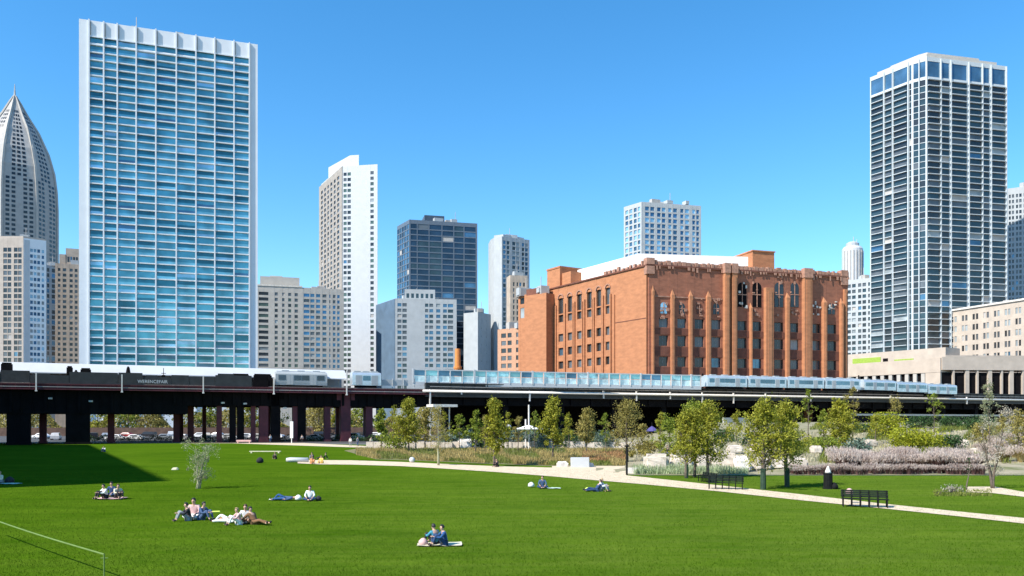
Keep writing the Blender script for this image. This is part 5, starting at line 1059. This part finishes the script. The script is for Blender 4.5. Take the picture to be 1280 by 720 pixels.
# rope barrier bottom left
pa, pb = Vector((-12.24, 24, .97)), Vector((-22.6, 34.0, .97))
r = thing('rope_barrier', 'yellow-green rope barrier on a thin post in the bottom left corner', 'barrier')
q = MB(); q.tube([Vector((pa.x, pa.y, 0)), Vector((pa.x, pa.y, .99))], .022); q.tube([(pa.x-.1, pa.y, .86), (pa.x+.12, pa.y, .86)], .012); q.build('post', mat('barrier_green', (.12, .19, .04), .7), r)
q = MB(); q.tube([Vector((pb.x, pb.y, 0)), Vector((pb.x, pb.y, .99))], .022); q.build('post', MATS['barrier_green'], r)
q = MB(); q.tube([pa.lerp(pb, f)-Vector((0, 0, .05*math.sin(PI*f))) for f in np.linspace(0, 1, 14)], .026); q.build('rope', MATS['barrier_green'], r)
# misc lawn things
g = G(515, 578.5); q = MB(); q.lathe((g.x, g.y, 0), [(.02, 0)]+[(.34*math.sin(t_), .34-.34*math.cos(t_)) for t_ in np.linspace(.3, PI-.05, 8)], 14); tag(q.build('white_ball', M['white'], None, True), 'white round ball at the edge of the planting bed', 'ball')
rock('straw_hat', 'small pale tan sun hat lying on the grass left of the wispy shrub', G(219, 587.5), (.62, .5, .32), M['creamcloth'], None, 0, 70, 'hat', .3, .02)
q = MB(); a, b_ = G(357, 578), G(382, 578); z_ = .30; q.tube([a+Vector((.1, 0, z_)), a+Vector((.5, 0, z_)), b_+Vector((.3, 0, z_))], [.22, .30, .28], 10); tag(q.build('rolled_mat', M['white'], None, True), 'long white rolled mat lying at the start of the path', 'mat')
q = MB(); a, b_ = G(312, 566.5), G(351, 566.5); q.box(((a.x+b_.x)/2, a.y, .28), (b_.x-a.x, .35, .12)); q.box((a.x+.3, a.y, .11), (.2, .35, .22)); q.box((b_.x-.3, a.y, .11), (.2, .35, .22)); tag(q.build('low_bench', M['creamcloth']), 'low pale plank bench far out on the lawn', 'bench')
q = MB(); a, b_ = at(296, 173.2), at(314, 173.2); q.box(((a.x+b_.x)/2, a.y, .5), (b_.x-a.x, .8, .35)); q.box((a.x+.3, a.y, .18), (.2, .7, .32)); q.box((b_.x-.3, a.y, .18), (.2, .7, .32)); tag(q.build('concrete_seat', M['pinkcloth']), 'pinkish concrete seat at the foot of the wide dark column', 'seat')
q = MB()
p_ = at(364.5, 172); q.box((p_.x, p_.y, 2.9), (.65, .25, 3.6)); q.box((p_.x, p_.y, .6), (.15, .15, 1.2)); tag(q.build('banner', M['whitecloth']), 'tall narrow white banner under the viaduct', 'banner')

# ------------------------------------------------------------------ cars in the car park
def car_proto(kind, col):
    r = thing('parked_car', 'x', 'car', (0, 0, 0), 0, 'cars parked behind the viaduct'); L, W_, Hh = (4.5, 1.8, 1.45) if kind else (4.8, 1.95, 1.8)
    prof = [(-L/2, .35), (-L/2, .75), (-L*.47, .9), (-L*.30, .95), (-L*.16, Hh), (L*.22, Hh*.985), (L*.36, .98), (L*.485, .86), (L/2, .62), (L/2, .35)] if kind else [(-L/2, .4), (-L/2, 1.05), (-L*.46, Hh*.97), (L*.12, Hh), (L*.27, 1.12), (L*.46, 1.0), (L/2, .75), (L/2, .4)]
    belt = .93 if kind else 1.1; q = MB(); n_ = len(prof); vs = []
    for x, z in prof:
        for s_ in (-1, 1): yy = W_/2 if z < belt+.05 else W_/2-.22*(z-belt)/(Hh-belt); vs.append((x, s_*yy, z))
    fs = [(2*i, 2*i+1, 2*((i+1) % n_)+1, 2*((i+1) % n_)) for i in range(n_)]+[tuple(2*i for i in range(n_-1, -1, -1)), tuple(2*i+1 for i in range(n_))]
    q.add(vs, fs); q.build('body', col, r)
    for s_ in (-1, 1):
        q = MB(); xs = (-L*.24, -L*.13, L*.18, L*.30) if kind else (-L*.43, -L*.42, L*.10, L*.22); z0, z1 = belt+.04, Hh-.13
        y0, y1 = s_*(W_/2+.0), s_*(W_/2-.22*(z1-belt)/(Hh-belt)+.012)
        q.add([(xs[0], y0, z0), (xs[3], y0, z0), (xs[2], y1, z1), (xs[1], y1, z1)], [(0, 1, 2, 3)]); q.build('side_window', GL['dark'], r)
        for x in (-L*.31, L*.31):
            q = MB(); q.tube([(x, s_*(W_/2-.2), .33), (x, s_*(W_/2+.02), .33)], .33, 14); wo = q.build('wheel', M['tyre'], r); q = MB(); q.tube([(x, s_*(W_/2+.02), .33), (x, s_*(W_/2+.04), .33)], .2, 10); q.build('rim', M['chrome'], wo)
    return r
carw, carb, cars_, carr = mat('car_white', (.75, .75, .76), .3), mat('car_black', (.02, .02, .025), .25), mat('car_silver', (.42, .44, .46), .3, .5), mat('car_red', (.25, .02, .02), .3)
protos = [car_proto(1, carw), car_proto(0, carb), car_proto(1, cars_), car_proto(0, carw), car_proto(1, carr)]
snp = [snapshot(p_) for p_ in protos]; used = set()
spots = [(70, 199), (52, 214), (118, 203), (144, 196), (168, 197), (132, 222), (158, 226), (184, 221), (205, 203), (228, 201), (214, 226), (258, 199), (250, 224), (272, 228), (285, 204), (308, 212), (322, 206), (344, 214), (394, 196), (403, 224), (424, 208), (444, 199), (458, 214), (470, 230)]
ord_ = [3, 0, 1, 0, 0, 2, 4, 1, 2, 0, 3, 3, 0, 2, 0, 2, 0, 3, 0, 1, 2, 3, 1, 0]
cname = ['white saloon', 'black van-like car', 'silver saloon', 'white estate car', 'dark red saloon']
cplace = ['beyond the gap right of the wide dark column at far left', 'behind, in the second row at far left', 'just right of the second wide dark column', 'at the left of the long pale row', 'in the middle of the long pale row', 'in the back row above the pale row', 'in the back row below the willow-like tree', 'in the back row left of the thin burgundy column', 'left of the first thin burgundy column', 'between the two thin burgundy columns', 'in the back row between the thin burgundy columns', 'left of the burgundy column group', 'behind the car left of the column group', 'in the back row at the column group', 'in the first narrow gap of the column group', 'in the second narrow gap of the column group', 'in the third narrow gap of the column group', 'beside the white banner', 'in the open gap right of the banner', 'in the back row right of the banner', 'between the two right-hand columns', 'in the arch-topped gap under the viaduct', 'in the back of the arch-topped gap', 'beside the last column, behind']
for i, ((px, D), k) in enumerate(zip(spots, ord_)):
    p_ = at(px, D); p_.z = .02; lb = f'{cname[k]} parked {cplace[i]}'; rz = random.choice([0, .2, -.15, PI, PI/2+.4]) if i not in (3, 4) else .05
    if k not in used: used.add(k); protos[k].location = p_; protos[k].rotation_euler = (0, 0, rz); protos[k]['label'] = lb
    else: dup(protos[k], p_, rz, lb, None, snp[k])

# ------------------------------------------------------------------ people
def skin_mesh(verts, edges, roots, name, sub=1):
    me = bpy.data.meshes.new(name+'_src'); me.from_pydata([v[0] for v in verts], edges, []); ob = bpy.data.objects.new(name+'_src', me); COL.objects.link(ob)
    md = ob.modifiers.new('s', 'SKIN'); md.use_smooth_shade = True
    sk = me.skin_vertices[0].data
    for i, v in enumerate(verts): sk[i].radius = v[1] if hasattr(v[1], '__len__') else (v[1], v[1]); sk[i].use_root = i in roots
    if sub: m2 = ob.modifiers.new('u', 'SUBSURF'); m2.levels = sub; m2.render_levels = sub
    dg = bpy.context.evaluated_depsgraph_get(); dg.update(); ev = ob.evaluated_get(dg); out = bpy.data.meshes.new_from_object(ev); out.name = name
    bpy.data.objects.remove(ob); bpy.data.meshes.remove(me)
    out.materials.clear(); return out
V = lambda *a: Vector(a)
def pose(name):
    J = {}
    if name == 'stand':
        J.update(pel=V(0, 0, .95), spi=V(0, 0, 1.15), che=V(0, 0, 1.35), nec=V(0, 0, 1.5), hl=V(0, .02, 1.57), hd=V(0, .02, 1.66))
        for s, k in ((1, 'l'), (-1, 'r')): J.update({k+'hip': V(.1*s, 0, .9), k+'kne': V(.12*s, .03*s, .5), k+'ank': V(.13*s, .05*s, .08), k+'toe': V(.15*s, .18+.05*s, .04), k+'sho': V(.19*s, 0, 1.42), k+'elb': V(.27*s, -.02, 1.14), k+'wri': V(.27*s, .14, .92)})
    elif name == 'hug':
        J.update(pel=V(0, -.05, .13), spi=V(0, -.06, .33), che=V(0, .0, .5), nec=V(0, .06, .63), hl=V(0, .09, .69), hd=V(0, .1, .78))
        for s, k in ((1, 'l'), (-1, 'r')): J.update({k+'hip': V(.1*s, .0, .12), k+'kne': V(.14*s, .38, .5), k+'ank': V(.12*s, .55, .08), k+'toe': V(.13*s, .72, .04), k+'sho': V(.19*s, .03, .56), k+'elb': V(.26*s, .22, .36), k+'wri': V(.13*s, .45, .40)})
    elif name == 'cross':
        J.update(pel=V(0, -.03, .13), spi=V(0, -.03, .33), che=V(0, .02, .52), nec=V(0, .05, .66), hl=V(0, .08, .72), hd=V(0, .09, .81))
        for s, k in ((1, 'l'), (-1, 'r')): J.update({k+'hip': V(.1*s, .02, .12), k+'kne': V(.38*s, .3, .17), k+'ank': V(.04*s, .42+.04*s, .09), k+'toe': V(-.1*s, .46+.04*s, .06), k+'sho': V(.19*s, .02, .58), k+'elb': V(.28*s, .12, .34), k+'wri': V(.2*s, .34, .26)})
    elif name == 'recline':
        J.update(pel=V(0, 0, .13), spi=V(0, -.12, .27), che=V(0, -.25, .42), nec=V(0, -.32, .54), hl=V(0, -.33, .61), hd=V(0, -.32, .70))
        for s, k in ((1, 'l'), (-1, 'r')): J.update({k+'hip': V(.1*s, .03, .12), k+'kne': V(.13*s, .45, .14+.1*(s > 0)), k+'ank': V(.1*s, .86, .09), k+'toe': V(.13*s, .92, .22), k+'sho': V(.19*s, -.28, .48), k+'elb': V(.28*s, -.46, .28), k+'wri': V(.26*s, -.56, .07)})
    elif name == 'lie':
        J.update(pel=V(0, 0, .13), spi=V(0, -.2, .14), che=V(0, -.4, .15), nec=V(0, -.55, .17), hl=V(0, -.62, .18), hd=V(0, -.71, .18))
        for s, k in ((1, 'l'), (-1, 'r')): J.update({k+'hip': V(.1*s, .04, .12), k+'kne': V(.13*s, .42, .12+.24*(s > 0)), k+'ank': V(.12*s, .80-.1*(s > 0), .08), k+'toe': V(.15*s, .86-.05*(s > 0), .2-.12*(s > 0)), k+'sho': V(.19*s, -.46, .14), k+'elb': V(.36*s, -.30, .10), k+'wri': V(.26*s, -.06, .10)})
    return J
def person_meshes(pn):
    J = pose(pn); b = [(J['pel'], (.15, .11)), (J['spi'], (.125, .10)), (J['che'], (.155, .11)), (J['nec'], .055), (J['hl'], (.062, .072)), (J['hd'], (.078, .092))]; e = [(0, 1), (1, 2), (2, 3), (3, 4), (4, 5)]; roots = [0]
    fwd = V(0, 1, 0) if pn != 'lie' else V(0, 0, 1); up = (J['hd']-J['hl']).normalized()
    b.append((J['hd']+up*.075, (.055, .065))); e.append((5, 6))
    b.append((J['hd']+fwd*.105-up*.02, .014)); e.append((5, 7)); sd_ = V(1, 0, 0)
    for s in (1, -1): b.append((J['hd']+sd_*s*.088-up*.01, .014)); e.append((5, len(b)-1))
    def limb(parent, names, rad):
        prev = parent
        for n_, r_ in zip(names, rad): b.append((J[n_], r_)); e.append((prev, len(b)-1)); prev = len(b)-1
        return prev
    for s, k in ((1, 'l'), (-1, 'r')):
        limb(0, [k+'hip', k+'kne', k+'ank', k+'toe'], [.095, .062, .042, .035]); wi = limb(2, [k+'sho', k+'elb', k+'wri'], [.058, .043, .028])
        d = (J[k+'wri']-J[k+'elb']).normalized(); side = d.cross(V(0, 0, 1)); side = side.normalized() if side.length > .1 else V(1, 0, 0); nrm = side.cross(d)
        palm = J[k+'wri']+d*.07; b.append((palm, (.036, .018))); e.append((wi, len(b)-1))
        for f in range(4):
            o_ = side*(.027-.018*f); L = (.062, .072, .068, .052)[f]; i0 = len(b); roots.append(i0)
            b += [(palm+o_*.8-d*.01, .009), (palm+o_+d*(.03+L*.4), .0085), (palm+o_+d*(.03+L*.75)-nrm*.018, .008), (palm+o_+d*(.03+L*.85)-nrm*.038, .0075)]; e += [(i0, i0+1), (i0+1, i0+2), (i0+2, i0+3)]
        i0 = len(b); roots.append(i0); b += [(palm+side*.02-d*.035, .010), (palm+side*.052-d*.005, .0095), (palm+side*.06+d*.03-nrm*.01, .008)]; e += [(i0, i0+1), (i0+1, i0+2)]
    body = skin_mesh(b, e, roots, 'person_body')
    mid = lambda a, c_, f: J[a].lerp(J[c_], f)
    sh = [(J['pel']-(J['spi']-J['pel'])*.45, (.168, .135)), (J['spi'].lerp(J['pel'], .35), (.155, .130)), (J['che'], (.172, .128)), (J['nec'].lerp(J['che'], .35), (.075, .075))]; se = [(0, 1), (1, 2), (2, 3)]
    for k in 'lr':
        i0 = len(sh); sh += [(J[k+'sho'], .075), (J[k+'elb'], .058), (mid(k+'elb', k+'wri', .85), .042)]; se += [(2, i0), (i0, i0+1), (i0+1, i0+2)]
    shirt = skin_mesh(sh, se, [0], 'shirt')
    tr = [(J['pel']+(J['spi']-J['pel'])*.15, (.172, .138))]; te = []
    for k in 'lr':
        i0 = len(tr); tr += [(J[k+'hip'], .11), (J[k+'kne'], .078), (mid(k+'kne', k+'ank', .9), .056)]; te += [(0, i0), (i0, i0+1), (i0+1, i0+2)]
    trou = skin_mesh(tr, te, [0], 'trousers')
    so_ = []; soe = []
    for k in 'lr': i0 = len(so_); so_ += [(J[k+'ank'], .05), (J[k+'toe'], .045)]; soe.append((i0, i0+1))
    shoes = skin_mesh(so_, soe, [0, 2], 'shoes')
    c_ = J['hd']+up*.02-fwd*.015; bm = bmesh.new(); bmesh.ops.create_uvsphere(bm, u_segments=14, v_segments=10, radius=1)
    R = Matrix((sd_, fwd, up)).transposed()
    for v in bm.verts: v.co = c_+R @ V(v.co.x*.098, v.co.y*.118, v.co.z*.118)
    bmesh.ops.delete(bm, geom=[v for v in bm.verts if (v.co-c_).dot(fwd) > .045 and (v.co-c_).dot(up) < .055 or (v.co-c_).dot(up) < -.07], context='VERTS')
    hair = bpy.data.meshes.new('hair'); bm.to_mesh(hair); bm.free()
    q = MB()
    for s in (1, -1): cc_ = J['hd']+sd_*.03*s+fwd*.088+up*.005; q.box(cc_, (.022, .02, .012))
    eyes = q.mesh('eyes', M['black'])
    return dict(body=body, shirt=shirt, trousers=trou, shoes=shoes, hair=hair, eyes=eyes)
PM = {}
def person(label, pn, loc, rz, top, bottom, hair='hairblack', skin='skin', shoes='blackcloth', group=None, scale=1.):
    if pn not in PM: PM[pn] = person_meshes(pn)
    ms = PM[pn]; body = link('person', ms['body'].copy(), None, loc, rz); body.data.materials.append(M[skin]); body.scale = (scale,)*3; tag(body, label, 'person', group)
    for n_, m_ in (('shirt', top), ('trousers', bottom), ('shoes', shoes), ('hair', hair), ('eyes', 'black')):
        o = link(n_, ms[n_].copy(), body); o.data.materials.clear(); o.data.materials.append(M[m_])
        for p_ in o.data.polygons: p_.use_smooth = True
    return body
def blanket(label, px, py, w_, d_, m, rz=0, group=None):
    g = G(px, py); n_ = 8; rd = random.Random(int(px)); vs = []; 
    for j in range(n_+1):
        for i in range(n_+1): vs.append((-w_/2+w_*i/n_+rd.uniform(-.03, .03), -d_/2+d_*j/n_+rd.uniform(-.03, .03), .045+rd.uniform(0, .035)))
    nv = len(vs); vs += [(x, y, z-.02) for x, y, z in vs]
    fs = [(j*(n_+1)+i, j*(n_+1)+i+1, (j+1)*(n_+1)+i+1, (j+1)*(n_+1)+i) for j in range(n_) for i in range(n_)]; fs += [tuple(x+nv for x in reversed(f)) for f in fs]
    q = MB(); q.add(vs, fs); o = q.build('picnic_blanket', M[m], None, False, (g.x, g.y, .02), rz); return tag(o, label, 'blanket', group)
def gl(px, py, dz=.03): g = G(px, py); g.z = dz; return g
def bagp(label, px, py, m, s=1., name='bag', z=.05):
    q = MB(); q.lathe((0, 0, 0), [(.14*s, 0), (.24*s, .06*s), (.22*s, .22*s), (.10*s, .33*s), (.03*s, .36*s)], 10); g = gl(px, py, z); return tag(q.build(name, M[m], None, True, g), label, 'bag')
# pair on cream blanket, front centre
blanket('cream picnic blanket under the couple nearest the camera', 550, 682, 1.75, .9, 'creamcloth', .05)
person('person in navy top sitting on the cream blanket, back to the right', 'hug', gl(555, 683.5, .07), PI/2+.35, 'bluecloth', 'navycloth', scale=.9)
person('person in black with cyan top leaning close at the left of the cream blanket', 'hug', gl(543.5, 682, .07), PI*.5-.2+PI+2.6, 'cyancloth', 'blackcloth', scale=.88)
bagp('crumpled cream and red bag on the left of the cream blanket', 529, 683, 'pinkcloth', .8)
# group at (140,625)
blanket('pale pink blanket beside the lawn shadow', 139, 624, 1.75, 1.1, 'pinkcloth', 0)
GP = 'friends on the pink blanket'
person('person in navy top kneeling behind the others on the pink blanket', 'cross', gl(140, 621.5, .07), PI, 'navycloth', 'denim', group=GP)
person('person in white top and dark trousers at the left of the pink blanket', 'hug', gl(131, 624.5, .07), PI-.6, 'whitecloth', 'blackcloth', group=GP)
person('person in mint top at the right of the pink blanket', 'hug', gl(147, 624.2, .07), PI+.8, 'creamcloth', 'blackcloth', 'hairbrown', group=GP)
# pair 242
person('person in black top sitting at the left of the trio near the wispy shrub', 'hug', gl(235, 651.5, .03), PI-1.0, 'blackcloth', 'greycloth')
person('person in pink top sitting tallest in the middle of the trio near the wispy shrub', 'cross', gl(243, 649.5, .03), PI, 'pinkcloth', 'whitecloth', scale=1.15)
person('person in denim crouching at the right of the trio near the wispy shrub', 'hug', gl(253, 650.5, .03), PI+1.2, 'denim', 'denim')
q = MB(); g = gl(269, 643); q.tube([g+V(-.5, 0, .1), g+V(.25, 0, .12)], .05, 6); tag(q.build('yellow_frisbee_bag', M['limecloth']), 'thin lime green rolled towel lying behind the seated group', 'towel')
# group 303
person('person in white lying on the grass with legs to the left', 'lie', gl(286, 654), PI/2+.02, 'whitecloth', 'whitecloth', 'hairbrown', 'skin2')
person('person in white top sitting up in the middle of the lying group', 'cross', gl(307, 655), PI+.2, 'whitecloth', 'browncloth', 'hairbrown')
person('person in brown jacket lounging at the right of the group', 'recline', gl(319, 656), -PI/2-.5, 'browncloth', 'browncloth')
person('person in pink top leaning at the left foot of the group', 'hug', gl(298, 656.5), PI-.9, 'pinkcloth', 'whitecloth', 'hairfair', scale=.9)
bagp('small orange bag beside the lying group, at the feet of the one in white', 277, 652, 'orangecloth', .9)
# group 370
blanket('white towel stretched out left of the person in blue jeans', 346, 625.5, .9, .6, 'whitecloth')
person('person in blue jeans lying on the grass beside the seated one', 'lie', gl(356, 626), PI/2, 'denim', 'bluecloth', 'hairbrown')
person('person in white and blue top sitting upright in front of the lying one', 'cross', gl(387.5, 626.5), PI+.15, 'whitecloth', 'navycloth')
bagp('black bag at the right side of the person in white and blue', 398, 626.5, 'blackcloth', .8); bagp('white bag between lying and seated people', 373, 626, 'whitecloth', .9)
# 677, 747
person('person in grey-blue top sitting cross-legged near the plaza edge', 'cross', gl(678, 611), PI, 'denim', 'navycloth')
bagp('white round bag beside the cross-legged person', 664, 609.5, 'whitecloth', 1.0); blanket('pale green blanket beside the cross-legged person near the plaza', 692, 611.2, 1.0, .7, 'mintcloth')
person('person in white top with bent knees near the path curve', 'hug', gl(751, 614.5), PI+1.1, 'whitecloth', 'greycloth', 'hairfair')
person('person in navy clothes lounging left of the one in white, near the path curve', 'recline', gl(745, 614.8), PI/2+.3, 'navycloth', 'navycloth')
bagp('small lime green bag left of the navy lounging person', 734, 614.5, 'limecloth', .7)
# left edge
blanket('grey-white blanket at the left edge in the lawn shadow', 12, 605.5, 1.6, .8, 'mintcloth')
person('person in pale top sitting on the blanket at the left edge', 'cross', gl(1, 605, .07), PI-.3, 'creamcloth', 'greycloth', 'hairfair'); bagp('dark rucksack on the blanket at the left edge', 12, 604.5, 'blackcloth', 1.4, 'rucksack')
# far lawn
bagp('dark rucksack with pale flap alone on the far lawn', 325, 579, 'blackcloth', 1.8, 'rucksack')
person('person in orange clothes sitting at the start of the path', 'hug', gl(390, 580), PI+.5, 'orangecloth', 'orangecloth')
person('person in yellow top at the start of the path', 'cross', gl(402, 579.5), PI-.4, 'yellowcloth', 'yellowcloth', 'hairbrown'); person('person in dark clothes sitting behind the orange and yellow pair', 'hug', gl(390, 574.5), PI, 'blackcloth', 'greycloth')
person('person in dark green top reclining behind the yellow-dressed one', 'recline', gl(404, 574), PI/2, 'leafD', 'blackcloth'); person('person in dark clothes sitting at the bed edge under the tall yellow-green tree', 'hug', gl(621, 584), PI-.5, 'blackcloth', 'blackcloth')
person('person in white top sitting at the tip of the lawn shadow', 'hug', gl(130, 565), PI, 'whitecloth', 'denim'); person('person in dark top on the lime towel far out on the lawn', 'hug', gl(344, 574), PI, 'leafD', 'blackcloth')
sp = [(100, 176, 'navycloth', 'person in navy standing by the wide dark column'), (106, 178, 'whitecloth', 'person in white standing right of the wide dark column'), (111, 176, 'redcloth', 'person in red standing at the lawn edge under the viaduct'), (338, 177, 'whitecloth', 'person in white standing in the third narrow gap'), (377.5, 174.5, 'greycloth', 'person in grey standing right of the white banner'), (438, 150, 'whitecloth', 'person in white standing at the arch-topped gap'), (447, 152, 'greycloth', 'person in grey standing at the arch-topped gap'), (464, 150, 'creamcloth', 'person in cream standing by the last burgundy column'), (834, 90, 'blackcloth', 'person in black standing behind the pale boulders')]
for i, (px, D, cl_, lb) in enumerate(sp): person(lb, 'stand', bank(px, D) if px > 760 else at(px, D)+V(0, 0, .04), PI+random.uniform(-1, 1), cl_, ['denim', 'blackcloth', 'greycloth'][i % 3], group='people standing under the viaduct' if px < 800 else None)
